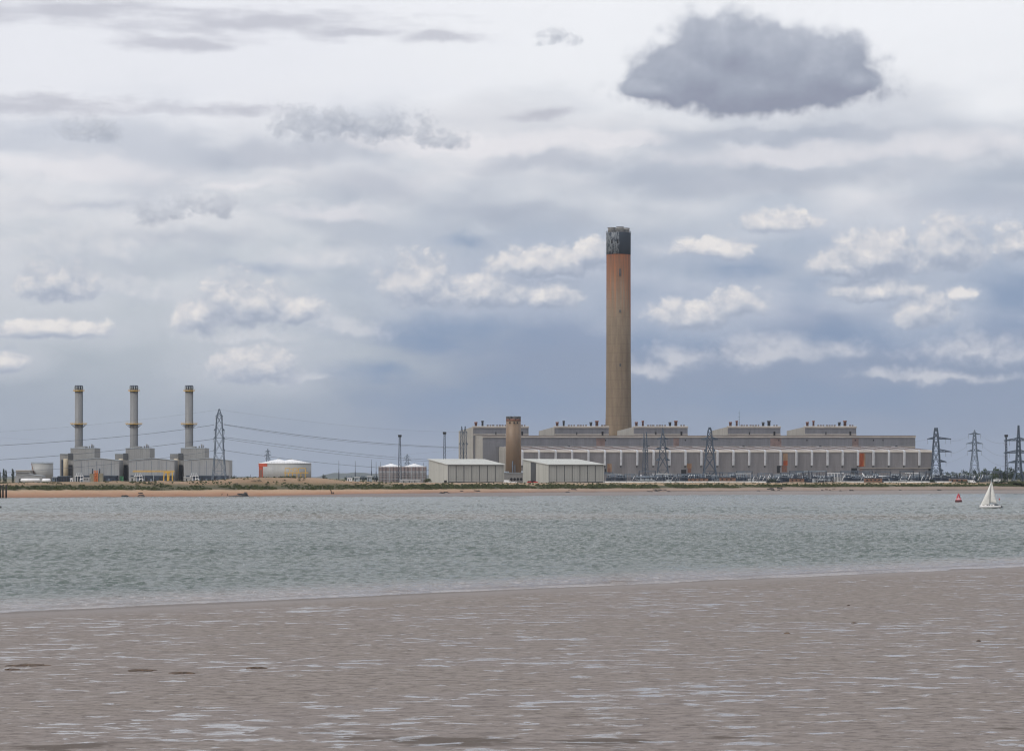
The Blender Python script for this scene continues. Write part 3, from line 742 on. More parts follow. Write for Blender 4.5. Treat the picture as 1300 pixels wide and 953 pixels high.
for (u, v, hh) in [(776.3, 308, 2.6), (783.6, 308, 2.6), (786.3, 347, 4.5), (786.5, 396, 1.8), (786.7, 464, 1.8), (787, 532, 1.4)]:
    R = 15.7*k; off = (u-785.2)*k; yy = DC_-math.sqrt(max(0, R*R-off*off))
    mb = MB(); mb.box(cx+off-.7, cx+off+.7, yy-.35, yy+1.2, Z(v+hh, DC_), Z(v-hh, DC_)); mb.build('opening', 'opening' if v < 340 else 'vent_grey', ch)
mb = MB()
for q in (1, -1):
    for a in range(12):
        t = 2*math.pi*a/12; mb.bar((cx+15.7*k*math.cos(t), DC_+15.7*k*math.sin(t), Z(296, DC_)), (cx+15.7*k*math.cos(t), DC_+15.7*k*math.sin(t), Z(293.8, DC_)), .25)
    break
for a in range(24):
    t = 2*math.pi*a/24; t2 = 2*math.pi*(a+1)/24; mb.bar((cx+15.7*k*math.cos(t), DC_+15.7*k*math.sin(t), Z(294, DC_)), (cx+15.7*k*math.cos(t2), DC_+15.7*k*math.sin(t2), Z(294, DC_)), .2)
mb.build('railing', 'steel_dark', ch)

# ------------------------------------------------------------------ the short round stack and its base building
D = 1900; k = D/F; x = W(651.8, D)
o = thing('short_stack', 'short fat round brown concrete stack with notched dark top, between the two pale sheds', 'chimney', (x, D, 6.3))
mb = MB(); mb.lathe(x, D, [(6.3, 10.3*k), (Z(560, D), 9.7*k), (Z(534.5, D), 9.35*k)], 40); mb.build('shaft', 'chimney_small' if 'chimney_small' in M else 'concrete', o)
mb = MB(); mb.lathe(x, D, [(Z(534.4, D), 9.5*k), (Z(531.8, D), 9.5*k), (Z(531.8, D), 8.6*k), (Z(533, D), 8.6*k)], 40)
mb.build('crown', 'vent_brown', o)
for a in range(8):
    t = 2*math.pi*(a+.3)/8; mb = MB(); r = 1.3
    mb.lathe(x+7.4*k*math.cos(t), D+7.4*k*math.sin(t), [(Z(533, D), r), (Z(528.4, D), r), (Z(528.4, D), r*.8), (Z(529, D), r*.8)], 12); mb.build('flue', 'vent_grey', o)
for a in (-.5, .1, .55):
    mb = MB(); mb.box(x+9.5*k*math.sin(a)-.5, x+9.5*k*math.sin(a)+.5, D-9.5*k*math.cos(a)-.4, D-9.5*k*math.cos(a)+.6, Z(537.5, D), Z(535.6, D)); mb.build('opening', 'opening', o)
mb = MB(); mb.box(x-1.0, x-.2, D-10.6*k, D-9.3*k, 6.3, Z(585, D)); mb.box(x+.8, x+1.4, D-10.6*k, D-9.3*k, 6.3, Z(590, D)); mb.build('cable_riser', 'steel', o)
f = Fac(640, 1840, 25); o = thing('stack_annex', 'low grey building with four round dark louvres at the foot of the short stack', 'building', org(f, 640))
mb = MB(); f.slab(mb, 640, 676, 600.4, 612, 0, 12, zbot=6); mb.build('wall', 'ccgt_block', o)
mb = MB(); f.slab(mb, 639.6, 676.3, 599.5, 600.3, -.4, 12.3); mb.build('roof', 'steel_pale', o)
for u in (649, 653.2, 657.3, 661.5):
    p = f.pt(u); mb = MB(); vs = [(p[0]-f.s*-.15+f.c*1.0*math.cos(t*math.pi/8), p[1]+f.c*-.15+f.s*1.0*math.cos(t*math.pi/8), Z(608, p[1])+1.0*math.sin(t*math.pi/8)) for t in range(16)]
    vs += [(a+f.s*.12, b-f.c*.12, c) for a, b, c in vs]; n = 16
    mb.add(vs, [tuple(range(n)), tuple(range(2*n-1, n-1, -1))]+[(i, (i+1) % n, n+(i+1) % n, n+i) for i in range(n)]); mb.build('louvre', 'opening', o)
for (u0, u1, v) in [(641, 646, 598), (664, 672, 597.6)]:
    mb = MB(); f.off(3).slab(mb, u0, u1, v, 600, 0, 3); mb.build('roof_unit', 'steel_pale', o)
patch(f, 'door', 'dark_frame', o, 665, 667, 607, 612, -.1, .08)

# ------------------------------------------------------------------ two pale sheds
def shed(name, label, u0, u1, D, depth, npan, rear, door=None):
    f = Fac(u0, D, 25); o = thing(name, label, 'industrial shed', org(f, u0)); w = u1-u0
    a, b = f.pt(u0), f.pt(u1); dd = depth
    c = (b[0]-f.s*dd, b[1]+f.c*dd); e = (a[0]-f.s*dd, a[1]+f.c*dd)
    zt = Z(590, a[1]); zr = Z(rear, e[1])-.3; zt2 = Z(590, b[1]); g = 6.2
    i0 = lambda p, q, t: (p[0]+(q[0]-p[0])*t, p[1]+(q[1]-p[1])*t)
    mb = MB(); mb.prism([a, (a[0]+.4, a[1]+.2), (e[0]+.4, e[1]+.2), e][::-1] if False else [e, a, (a[0]+.5*f.c, a[1]+.5*f.s), (e[0]+.5*f.c, e[1]+.5*f.s)], g, [zr, zt, zt, zr]); mb.build('end_wall', 'shed_wall', o)
    mb = MB(); mb.prism([b, c, (c[0]-.5*f.c, c[1]-.5*f.s), (b[0]-.5*f.c, b[1]-.5*f.s)], g, [zt2, zr, zr, zt2]); mb.prism([c, e, (e[0]+f.s*.4, e[1]-f.c*.4), (c[0]+f.s*.4, c[1]-f.c*.4)], g, zr); mb.build('wall', 'shed_wall', o)
    ox = .7
    A = (a[0]-f.c*ox+f.s*ox, a[1]-f.s*ox-f.c*ox); B = (b[0]+f.c*ox+f.s*ox, b[1]+f.s*ox-f.c*ox); C2 = (c[0]+f.c*ox-f.s*ox, c[1]+f.s*ox+f.c*ox); E2 = (e[0]-f.c*ox-f.s*ox, e[1]-f.s*ox+f.c*ox)
    mb = MB(); mb.prism([A, B, C2, E2], [zt+.02, zt2+.02, zr+.02, zr+.02], [zt+.5, zt2+.5, zr+.5, zr+.5]); mb.build('roof', 'shed_roof', o)
    mb = MB(); f.slab(mb, u0+.3, u1-.3, 589.9, 590.9, .05, .9); mb.build('lintel', 'dark_frame', o)
    pu = [u0+.9+(w-1.8)*i/npan for i in range(npan+1)]
    for i in range(npan):
        mb = MB(); f.slab(mb, pu[i]+.35, pu[i+1]-.35, 591, 611.2, .3, .6); mb.build('door_panel', 'shed_door', o)
    for i in range(npan+1):
        mb = MB(); f.slab(mb, pu[i]-.34, pu[i]+.34, 590.95, 611.2, .2, .8); mb.build('post', 'dark_frame', o)
    mb = MB(); f.slab(mb, u0, u1, 611.3, 613.2, .05, .8, zbot=6); mb.build('plinth', 'dark_frame', o)
    if door:
        t0, t1 = door; p0 = i0(a, e, t0); p1 = i0(a, e, t1)
        mb = MB(); mb.prism([(p1[0]-.12, p1[1]-.05), (p0[0]-.12, p0[1]-.05), (p0[0]-.02, p0[1]), (p1[0]-.02, p1[1])], g, [zt+(zr-zt)*t1-.6, zt+(zr-zt)*t0-.6]*1+[zt+(zr-zt)*t0-.6, zt+(zr-zt)*t1-.6]); mb.build('side_door', 'dark_frame', o)
    mb = MB(); pp = f.off(-.12); pp.slab(mb, u0-2.6, u0-.2, 609.5, 612.5, 0, .1) if False else None
    return o
shed('pale_shed', 'pale grey shed with tall sliding doors, left of the short round stack', 568.3, 639.8, 1750, 33, 7, 582.6)
shed('pale_shed', 'pale grey shed with a dark end door, right of the short round stack', 696.2, 766.6, 1750, 41, 7, 582.6, (.48, .68))
x = W(565.5, 1745); y = 1746
mb = MB(); mb.box(x-.9, x+.9, y-1.5, y+.5, 6.2, 8.0); mb.box(x-1, x+1, y-1.6, y+.6, 8.0, 8.2); tag(mb.build('skip_bin', 'opening', None, (x, y, 6.2)), 'small dark bin beside the corner of the left pale shed', 'bin')

# ------------------------------------------------------------------ gas turbine plant on the left, three units
D = 2110; k = D/F
def px(u): return W(u, D)
def turbine_unit():
    g = 6.2; out = []
    # exhaust stack
    Ds = 2150; x = W(100, Ds); kk = Ds/F
    s = thing('exhaust_stack', '', 'chimney', (x, Ds, g))
    mb = MB(); mb.lathe(x, Ds, [(Z(572, Ds), 5.7*kk), (Z(565, Ds), 4.95*kk), (Z(496.4, Ds), 4.9*kk)], 28); mb.build('shaft', 'stack_grey', s)
    mb = MB(); mb.lathe(x, Ds, [(Z(496.3, Ds), 4.9*kk), (Z(494.8, Ds), 4.9*kk)], 28); mb.build('collar', 'stack_grey', s)
    mb = MB(); mb.lathe(x, Ds, [(Z(494.7, Ds), 5.0*kk), (Z(489.2, Ds), 5.0*kk), (Z(489.2, Ds), 4.3*kk), (Z(491, Ds), 4.3*kk)], 28)
    tp = mb.build('cap', 'steel_dark', s)
    for a in range(10):
        mb = MB()
        t = 2*math.pi*a/10; mb.box(x+5.06*kk*math.cos(t)-.35, x+5.06*kk*math.cos(t)+.35, Ds+5.06*kk*math.sin(t)-.3, Ds+5.06*kk*math.sin(t)+.3, Z(494, Ds), Z(490.2, Ds))
        mb.build('silencer_panel', 'steel_pale', tp)
    for (v, r) in ((496.2, 7.0), (538, 10.4)):
        mb = MB(); mb.lathe(x, Ds, [(Z(v+.6, Ds), 5.0*kk), (Z(v+.5, Ds), r*kk), (Z(v, Ds), r*kk), (Z(v, Ds), 5.0*kk)], 28, cap=False)
        for a in range(14):
            t = 2*math.pi*a/14; c_, s_ = math.cos(t), math.sin(t); mb.bar((x+r*kk*c_, Ds+r*kk*s_, Z(v, Ds)), (x+r*kk*c_, Ds+r*kk*s_, Z(v-1.8, Ds)), .14)
            t2 = 2*math.pi*(a+1)/14; mb.bar((x+r*kk*c_, Ds+r*kk*s_, Z(v-1.7, Ds)), (x+r*kk*math.cos(t2), Ds+r*kk*math.sin(t2), Z(v-1.7, Ds)), .14)
        pf = mb.build('platform', 'yellow', s)
        if r > 9:
            mb = MB()
            for a in range(8):
                t = 2*math.pi*a/8; mb.bar((x+r*.95*kk*math.cos(t), Ds+r*.95*kk*math.sin(t), Z(v+.6, Ds)), (x+4.9*kk*math.cos(t), Ds+4.9*kk*math.sin(t), Z(v+5, Ds)), .3)
            mb.build('bracket', 'steel_dark', pf)
    mb = MB(); mb.bar((x+5.1*kk, Ds-.6, Z(566, Ds)), (x+5.1*kk, Ds-.6, Z(497, Ds)), .35); mb.build('ladder', 'steel', s)
    out.append(s)
    # boiler building
    Db = 2135
    b = thing('boiler_building', '', 'plant building', (W(98, Db), Db, g))
    q = lambda u: W(u, Db)
    mb = MB(); mb.box(q(89.5), q(120), Db, Db+30, g, Z(569.2, Db)); mb.build('wall', 'ccgt_block', b)
    mb = MB(); mb.box(q(93.8), q(105.5), Db+8, Db+24, Z(569.1, Db), Z(566, Db)); mb.build('stack_base', 'ccgt_block', b)
    mb = MB(); mb.box(q(89.2), q(120.3), Db-.3, Db+30.3, Z(569.15, Db), Z(568.4, Db)); mb.build('parapet', 'steel_pale', b)
    mb = MB(); mb.box(q(75), q(89.3), Db+4, Db+28, g, Z(576.3, Db)); mb.build('wall', 'ccgt_block', b)
    mb = MB(); mb.box(q(74.8), q(86.4), Db+3.7, Db+28.3, Z(576.25, Db), Z(575.6, Db)); mb.build('parapet', 'steel_pale', b)
    mb = MB(); mb.box(q(86.5), q(92.6), Db-.5, Db-.05, Z(583.4, Db), Z(575.2, Db)); mb.build('air_intake', 'dark_frame', b)
    mb = MB(); mb.box(q(87), q(92), Db-.6, Db-.1, g, Z(590, Db)); mb.build('doorway', 'opening', b)
    mb = MB(); mb.box(q(77), q(80.4), Db+3.4, Db+3.9, g, Z(583.5, Db)); mb.build('louvre_bank', 'dark_blue', b)
    mb = MB(); mb.lathe(q(83.8), Db-1, [(g, 3.1*k), (Z(583.2, Db), 3.1*k), (Z(582.2, Db), 2.7*k)], 20); mb.build('intake_duct', 'beige', b)
    for (u, w, v) in ((111.5, 1.4, 565.8), (114.6, 1.6, 563.5), (117, .8, 564.5)):
        mb = MB(); mb.cyl(q(u), Db+8, Z(568.4, Db), Z(v, Db), w*k*.7, None, 10); mb.build('roof_vent', 'stack_grey', b)
    out.append(b)
    # turbine hall with a shallow gable towards the river
    h = thing('gabled_hall', '', 'plant building', (px(120), D, g))
    L = [(93.5, 584.2), (125, 581.6), (151.3, 584.6)]
    mb = MB(); pts = [(px(L[0][0]), g), (px(L[2][0]), g), (px(L[2][0]), Z(L[2][1], D)), (px(L[1][0]), Z(L[1][1], D)), (px(L[0][0]), Z(L[0][1], D))]
    n = 5; vs = [(a, D, c) for a, c in pts]+[(a, D+22, c) for a, c in pts]
    mb.add(vs, [tuple(range(n)), tuple(range(2*n-1, n-1, -1))]+[(i, (i+1) % n, n+(i+1) % n, n+i) for i in range(n)]); mb.build('wall', 'ccgt_clad', h)
    for (A, B, nm) in ((L[0], L[1], 'roof'), (L[1], L[2], 'roof')):
        mb = MB(); xa, xb, za, zb = px(A[0]), px(B[0]), Z(A[1], D), Z(B[1], D)
        vs = [(xa, D-.5, za+.02), (xb, D-.5, zb+.02), (xb, D+22.5, zb+.02), (xa, D+22.5, za+.02)]; vs += [(a, c, d+.45) for a, c, d in vs]
        mb.add(vs, [(3, 2, 1, 0), (4, 5, 6, 7), (0, 1, 5, 4), (1, 2, 6, 5), (2, 3, 7, 6), (3, 0, 4, 7)]); mb.build(nm, 'steel_pale', h)
    mb = MB()
    for t in range(1, 6): mb.box(px(93.5+t*9.6)-.12, px(93.5+t*9.6)+.12, D-.14, D-.01, g, Z(585, D))
    mb.build('wall_joint', 'steel', h)
    mb = MB(); mb.box(px(98), px(150), D-9, D-.2, g, Z(604, D)); ax = mb.build('lean_to', 'dark_blue', h)
    mb = MB(); mb.box(px(97.6), px(150.4), D-9.4, D-.15, Z(603.95, D), Z(603.2, D)); mb.build('roof', 'steel', ax)
    for t in range(9):
        u = 100+t*5.6; mb = MB(); mb.box(px(u), px(u+2.4), D-9.15, D-9.01, 6.3, Z(606.5+(t % 3)*.8, D)); mb.build('bay_opening', 'steel' if t % 3 == 1 else 'opening', ax)
    out.append(h)
    return out
unit = turbine_unit()
step = 70*2150/F
WHICH = [('leftmost of the three slim grey stacks, with yellow platforms round it', 'grey boiler building under the leftmost slim stack, with a beige duct', 'grey gabled hall in front of the leftmost slim stack'),
         ('middle one of the three slim grey stacks, with yellow platforms round it', 'grey boiler building under the middle slim stack, with a beige duct', 'grey gabled hall in front of the middle slim stack, behind the yellow crane'),
         ('slim grey stack nearest the big lattice pylon, with yellow platforms round it', 'grey boiler building under the slim stack nearest the pylon', 'grey gabled hall directly behind the tallest left pylon')]
GR = ['slim exhaust stacks of the gas plant', 'boiler buildings of the gas plant', 'gabled halls of the gas plant']
for j, o in enumerate(unit):
    o['label'] = WHICH[0][j]; o['group'] = GR[j]
    st = 70*o.location.y/F
    for i in (1, 2):
        c = dup(o, (o.location.x+st*i, o.location.y, o.location.z), WHICH[i][j])
# beige and orange block, green box, crane, white frames, tanks, low sheds
def boxthing(name, label, cat, u0, u1, v0, D, dep, m, roof=None, rv=.7, extra=None, g=6.2, group=None):
    o = thing(name, label, cat, (W((u0+u1)/2, D), D, g), group)
    mb = MB(); mb.box(W(u0, D), W(u1, D), D, D+dep, g, Z(v0+rv, D)); mb.build('wall', m, o)
    mb = MB(); mb.box(W(u0-.3, D), W(u1+.3, D), D-.25, D+dep+.25, Z(v0+rv, D)+.01, Z(v0, D)); mb.build('roof', roof or 'steel_pale', o)
    if extra:
        for (nm, a, b, c, d, mm) in extra:
            mb = MB(); mb.box(W(a, D), W(b, D), D-.12, D-.01, max(g+.05, Z(d, D)), Z(c, D)); mb.build(nm, mm, o)
    return o
D1 = 1960
o = thing('pump_house', 'olive block pair joined by an orange frame in front of the left gabled hall', 'plant building', (W(122, D1), D1, 6.2))
for (a, b, v) in ((113.8, 119, 601), (124.6, 130, 600.5)):
    mb = MB(); mb.box(W(a, D1), W(b, D1), D1, D1+5, 6.2, Z(v, D1)); mb.build('block', 'beige_olive' if 'beige_olive' in M else 'beige', o)
mb = MB()
for u in (119.6, 121.8, 124): mb.bar((W(u, D1), D1-.5, 6.2), (W(u, D1), D1-.5, Z(597, D1)), .45)
for v in (597.3, 600, 603, 606.5): mb.bar((W(119.4, D1), D1-.5, Z(v, D1)), (W(124.2, D1), D1-.5, Z(v, D1)), .4)
mb.bar((W(119.6, D1), D1-.5, 6.4), (W(124, D1), D1-.5, Z(603, D1)), .35); mb.bar((W(124, D1), D1-.5, Z(603, D1)), (W(119.6, D1), D1-.5, Z(597.3, D1)), .35)
mb.box(W(120.4, D1), W(123.6, D1), D1, D1+3, 6.2, Z(600, D1)); mb.build('frame', 'orange', o)
for u, v in ((117, 594.6), (126, 594.2)):
    mb = MB(); mb.cyl(W(u, D1), D1+2, Z(601, D1), Z(v, D1), .5, .45, 10); mb.build('vent_pipe', 'steel_dark', o)
boxthing('control_kiosk', 'bright green box cabin standing in front of the middle gabled hall', 'cabin', 152, 156.2, 604.3, 1960, 3, 'green_box', 'green_box', .5, [('door', 153, 154, 606, 611, 'opening')])
# yellow travelling crane
D1 = 1980; zt = Z(597.6, D1)
o = thing('gantry_crane', 'long yellow gantry crane standing in front of the middle and right gabled halls', 'crane', (W(208, D1), D1, 6.2))
mb = MB(); mb.box(W(168.5, D1), W(221.5, D1), D1-.4, D1+.4, zt-.8, zt)
for t in range(26):
    u = 169+t*2; mb.bar((W(u, D1), D1, zt), (W(u, D1), D1, zt+.6), .07)
mb.bar((W(169, D1), D1, zt+.7), (W(221, D1), D1, zt+.6), .08); mb.build('beam', 'yellow', o)
for u, du in ((207.6, 1), (212.9, 0), (219.2, -.6), (214.2, .6)):
    mb = MB(); mb.bar((W(u+du, D1), D1, zt-.8), (W(u, D1), D1-1, 6.2), .75); mb.build('leg', 'yellow', o)
for u in (183, 195):
    mb = MB(); mb.bar((W(u, D1), D1, zt-.8), (W(u, D1), D1, 6.2), .35); mb.build('leg', 'steel_pale', o)
mb = MB(); mb.box(W(210, D1), W(216.5, D1), D1-1.1, D1+1.1, zt-1.7, zt-.85); mb.build('trolley', 'yellow', o)
def white_frame(u, D1, label):
    o = thing('pipe_platform', label, 'platform', (W(u, D1), D1, 6.2), 'white framed platforms of the gas plant'); zt = Z(600, D1)
    for du in (-5, -1.8, 1.8, 5):
        mb = MB(); mb.bar((W(u+du, D1), D1, 6.2), (W(u+du, D1), D1, Z(603.6, D1)), .35); mb.bar((W(u+du*.8, D1), D1, Z(603.6, D1)), (W(u+du*.55, D1), D1, zt), .25); mb.build('leg', 'white', o)
    mb = MB(); mb.box(W(u-5.4, D1), W(u+5.4, D1), D1-1, D1+1, Z(604.2, D1), Z(603.5, D1)); mb.build('deck', 'white', o)
    mb = MB(); mb.box(W(u-3.3, D1), W(u+3.3, D1), D1-.8, D1+.8, zt-.02, zt+.45); mb.build('canopy', 'steel_pale', o)
    mb = MB(); mb.tube([(W(u+1, D1), D1-1.2, 7), (W(u+1.4, D1), D1-1.2, 8.5), (W(u+4, D1), D1-1.2, 9.2), (W(u+6.2, D1), D1-1.2, 8.8), (W(u+6.6, D1), D1-1.2, 6.6)], .35); mb.build('pipe', 'white', o)
white_frame(100.5, 1990, 'white framed platform in front of the left gabled hall'); white_frame(175.5, 1990, 'white framed platform at the left end of the yellow crane'); white_frame(246.5, 1990, 'white framed platform beside the tallest left pylon')
def round_tank(name, label, u, r, vt, D1, m, cone=None, g=6.2, cm='white', group=None, n=40):
    k = D1/F; x = W(u, D1); o = thing(name, label, 'storage tank', (x, D1, g), group)
    mb = MB(); mb.lathe(x, D1, [(g, r*k), (Z(vt, D1), r*k)], n); mb.build('shell', m, o)
    zt = Z(vt, D1)
    mb = MB(); hgt = (cone or .5)*k; mb.lathe(x, D1, [(zt+.02, r*k+.3), (zt+.25, r*k+.3), (zt+hgt*.35, r*k*.70), (zt+hgt*.78, r*k*.22), (zt+hgt, .3)], n); rf = mb.build('roof', cm, o)
    mb = MB(); mb.cyl(x, D1, zt+hgt-.1, zt+hgt+.5, .5, .4, 8); mb.build('vent', 'steel_pale', rf)
    mb = MB()
    for a in range(24):
        t = math.pi+math.pi*(a)/24; t2 = math.pi+math.pi*(a+1)/24; R = r*k+.2
        mb.bar((x+R*math.cos(t), D1+R*math.sin(t), zt+1.1), (x+R*math.cos(t2), D1+R*math.sin(t2), zt+1.1), .1); mb.bar((x+R*math.cos(t), D1+R*math.sin(t), zt), (x+R*math.cos(t), D1+R*math.sin(t), zt+1.1), .1)
    mb.build('railing', 'steel_pale', o)
    if 'coned' in label: return o
    mb = MB()
    for a in range(14):
        t = math.radians(205+a*4); t2 = t+math.radians(4.3); R = r*k+.35; z0 = zt-(zt-g)*a/14; z1 = zt-(zt-g)*(a+1)/14
        mb.bar((x+R*math.cos(t), D1+R*math.sin(t), z0), (x+R*math.cos(t2), D1+R*math.sin(t2), z1), .35)
    mb.build('stair', 'vent_brown' if 'left' in label else 'steel', o)
    return o
round_tank('storage_tank', 'squat grey storage tank with a spiral stair, at the far left beside the beige duct', 53.8, 13.6, 588, 2080, 'tank_grey', .8, cm='steel_pale')
boxthing('low_building', 'flat grey building at the far left behind the poplars', 'building', 20, 38.5, 596.6, 2060, 14, 'ccgt_block', 'beige', .8, [('window_band', 21, 37.5, 600, 601.2, 'dark_frame'), ('door', 30, 32, 605, 611, 'opening')])
D1 = 1880
o = thing('gable_shed', 'low pale gabled shed behind the white cylinders at the far left', 'shed', (W(36, D1), D1, 6.2))
g = 6.2; pts = [(W(19, D1), g), (W(53.5, D1), g), (W(53.5, D1), Z(604.2, D1)), (W(36, D1), Z(602.3, D1)), (W(19, D1), Z(604.6, D1))]; n = 5
mb = MB(); vs = [(a, D1, c) for a, c in pts]+[(a, D1+14, c) for a, c in pts]; mb.add(vs, [tuple(range(n)), tuple(range(2*n-1, n-1, -1))]+[(i, (i+1) % n, n+(i+1) % n, n+i) for i in range(n)]); mb.build('wall', 'ccgt_clad', o)
mb = MB()
for (A, B) in ((pts[4], pts[3]), (pts[3], pts[2])):
    vs = [(A[0], D1-.4, A[1]+.02), (B[0], D1-.4, B[1]+.02), (B[0], D1+14.4, B[1]+.02), (A[0], D1+14.4, A[1]+.02)]; vs += [(a, c, d+.35) for a, c, d in vs]
    mb.add(vs, [(3, 2, 1, 0), (4, 5, 6, 7), (0, 1, 5, 4), (1, 2, 6, 5), (2, 3, 7, 6), (3, 0, 4, 7)])
mb.build('roof', 'steel_pale', o)
for u in (24, 47):
    mb = MB(); mb.box(W(u, D1), W(u+3, D1), D1-.1, D1-.01, g, Z(607.5, D1)); mb.build('door', 'dark_frame', o)
def bullet(u0, u1, v, r, D1, label):
    k = D1/F; z = Z(v, D1); R = r*k; o = thing('pressure_vessel', label, 'gas tank', (W((u0+u1)/2, D1), D1, 6.2), 'white horizontal gas cylinders')
    mb = MB(); n = 16; prof = [(W(u0, D1), .05), (W(u0, D1)+R*.2, R*.6), (W(u0, D1)+R*.7, R), (W(u1, D1)-R*.7, R), (W(u1, D1)-R*.2, R*.6), (W(u1, D1), .05)]
    vs = [(x, D1+r_*math.cos(2*math.pi*a/n), z+r_*math.sin(2*math.pi*a/n)) for x, r_ in prof for a in range(n)]
    mb.add(vs, [(j*n+a, j*n+(a+1) % n, (j+1)*n+(a+1) % n, (j+1)*n+a) for j in range(5) for a in range(n)], 0, True); mb.build('shell', 'white', o)
    for t in (.22, .78):
        x = W(u0+(u1-u0)*t, D1); mb = MB(); mb.box(x-.4, x+.4, D1-R*.8, D1+R*.8, 6.2, z-R*.3); mb.build('saddle', 'steel_pale', o)
    return o
bullet(26, 51, 609.4, 2.3, 1790, 'longer white horizontal gas cylinder at the far left, behind the dark bushes'); bullet(53, 64.6, 609.6, 2.5, 1790, 'shorter white horizontal gas cylinder right of the longer one')
boxthing('plant_shed', 'dark blue open shed between the white cylinders and the left gabled hall', 'shed', 73.5, 88.5, 604, 1900, 8, 'dark_blue', 'steel', .6, [('bay', 75+i*3.4, 77+i*3.4, 605.5, 611, 'opening') for i in range(4)])
boxthing('plant_cabin', 'small grey cabin beside the dark blue open shed', 'cabin', 66, 72.5, 605.2, 1900, 5, 'steel', 'steel_pale', .6, [('window', 67.5, 69, 607, 608.5, 'opening'), ('door', 70, 71.2, 607, 611, 'opening')])
boxthing('plant_cabin', 'narrow white cabin in front of the left gabled hall', 'cabin', 89.3, 91.8, 606.5, 1850, 2.5, 'white', 'white', .4, [('door', 90, 91, 608.5, 612, 'dark_frame')])
boxthing('plant_cabin', 'low pale cabin right of the left white framed platform', 'cabin', 105.6, 113.5, 605.8, 1930, 5, 'ccgt_clad', 'white', .5, [('window', 107, 108.5, 607.5, 609, 'opening'), ('window', 110, 111.5, 607.5, 609, 'opening')])
boxthing('plant_cabin', 'pale cabin at the foot of the tallest left pylon', 'cabin', 233, 243, 605.5, 1930, 6, 'tank_grey', 'white', .5, [('door', 236, 237.5, 607.5, 612, 'opening')])
boxthing('plant_cabin', 'round ended grey cabin left of the middle white framed platform', 'cabin', 164, 171.5, 604.8, 1930, 5, 'tank_grey', 'steel_pale', .5, [('door', 167, 168.5, 607, 612, 'opening')])

# two white topped tanks behind the sandy mound
for (u, r, D1, lb) in ((353.5, 24.8, 1985, 'grey tank with white coned roof behind the mound, beside the red tower'), (370, 25.2, 1905, 'grey tank with white coned roof behind the mound, behind the yellow pipe frame')):
    round_tank('white_roofed_tank', lb, u, r, 588.2, D1, 'tank_grey', 5.8)
D1 = 1870; o = thing('stair_tower', 'red painted tower standing against the left white roofed tank', 'tower', (W(333.5, D1), D1, 6.2))
mb = MB(); mb.box(W(328.6, D1), W(333.4, D1), D1, D1+2.5, 6.2, Z(589, D1)); mb.build('tower', 'redtank', o)
mb = MB(); mb.box(W(328.3, D1), W(339, D1), D1-.3, D1+2.8, Z(592, D1), Z(588, D1)); mb.build('head', 'redtank', o)
mb = MB(); mb.box(W(329.2, D1), W(332.8, D1), D1-.1, D1-.01, 8, Z(596, D1)); mb.build('louvre', 'vent_brown', o)
D1 = 1840; o = thing('pipe_bridge', 'yellow pipe frame on stilts in front of the right white roofed tank', 'pipework', (W(376, D1), D1, 6.2))
for u in (362, 366, 371.5, 377, 382, 387.5):
    mb = MB(); mb.bar((W(u, D1), D1, 6.2), (W(u, D1), D1, Z(600, D1)+.2), .45); mb.build('leg', 'yellow', o)
mb = MB(); mb.box(W(360.5, D1), W(391.5, D1), D1-.4, D1+.4, Z(600.3, D1), Z(599.3, D1)); mb.build('beam', 'yellow', o)
mb = MB()
for (a, b) in ((362, 368), (372, 377), (379, 388)):
    mb.bar((W(a, D1), D1, Z(599.3, D1)), (W(a, D1), D1, Z(594, D1)), .4); mb.bar((W(a, D1), D1, Z(594.2, D1)), (W(b, D1), D1, Z(594.2, D1)), .4); mb.bar((W(b, D1), D1, Z(594, D1)), (W(b, D1), D1, Z(599.3, D1)), .4)
mb.bar((W(368, D1), D1, Z(594.2, D1)), (W(375, D1), D1, Z(597.5, D1)), .35); mb.bar((W(375, D1), D1, Z(597.5, D1)), (W(380, D1), D1, Z(594.5, D1)), .35)
mb.build('pipe_loop', 'yellow', o)
# tank farm left of the sheds
for (u, D1, lb) in ((496.5, 1900, 'left tank of the white coned pair by the floodlight mast'), (526, 1890, 'right tank of the white coned pair, just left of the pale shed')):
    round_tank('white_roofed_tank', lb, u, 15.6, 593, D1, 'tank_dirty', 4.9)
D1 = 1850
o = thing('bund_wall', 'rust streaked panel wall round the pair of coned tanks beside the pale shed', 'wall', (W(510, D1), D1, 6.2))
mb = MB(); mb.box(W(480.3, D1), W(541.2, D1), D1, D1+.6, 6.2, Z(599.2, D1)); mb.build('lower_panel', 'tank_dirty', o)
mb = MB(); mb.box(W(480.3, D1), W(541.2, D1), D1+.05, D1+.6, Z(599.15, D1), Z(597.8, D1)); mb.build('rail_band', 'steel_pale', o)
mb = MB(); mb.box(W(480.3, D1), W(541.2, D1), D1, D1+.6, Z(597.75, D1), Z(592.4, D1)); mb.build('upper_panel', 'bund_top' if 'bund_top' in M else 'rust_soft', o)
for i in range(14):
    u = 480.6+i*4.65; mb = MB(); mb.bar((W(u, D1), D1-.5, 6.2), (W(u, D1), D1-.5, Z(592.2, D1)), .3); mb.build('post', 'steel_dark' if i % 3 else 'steel_pale', o)
mb = MB()
for v in (601, 604.5, 608): mb.bar((W(480.5, D1), D1-.6, Z(v, D1)), (W(541, D1), D1-.6, Z(v, D1)), .25)
mb.build('pipe_rail', 'steel_pale', o)
boxthing('low_store', 'long low pale store in front of the rust streaked tank wall', 'shed', 507.5, 533.5, 609, 1760, 5, 'ccgt_clad', 'white', .4, [('door', 512+i*7, 513.2+i*7, 610, 613, 'dark_frame') for i in range(3)], g=6.1)
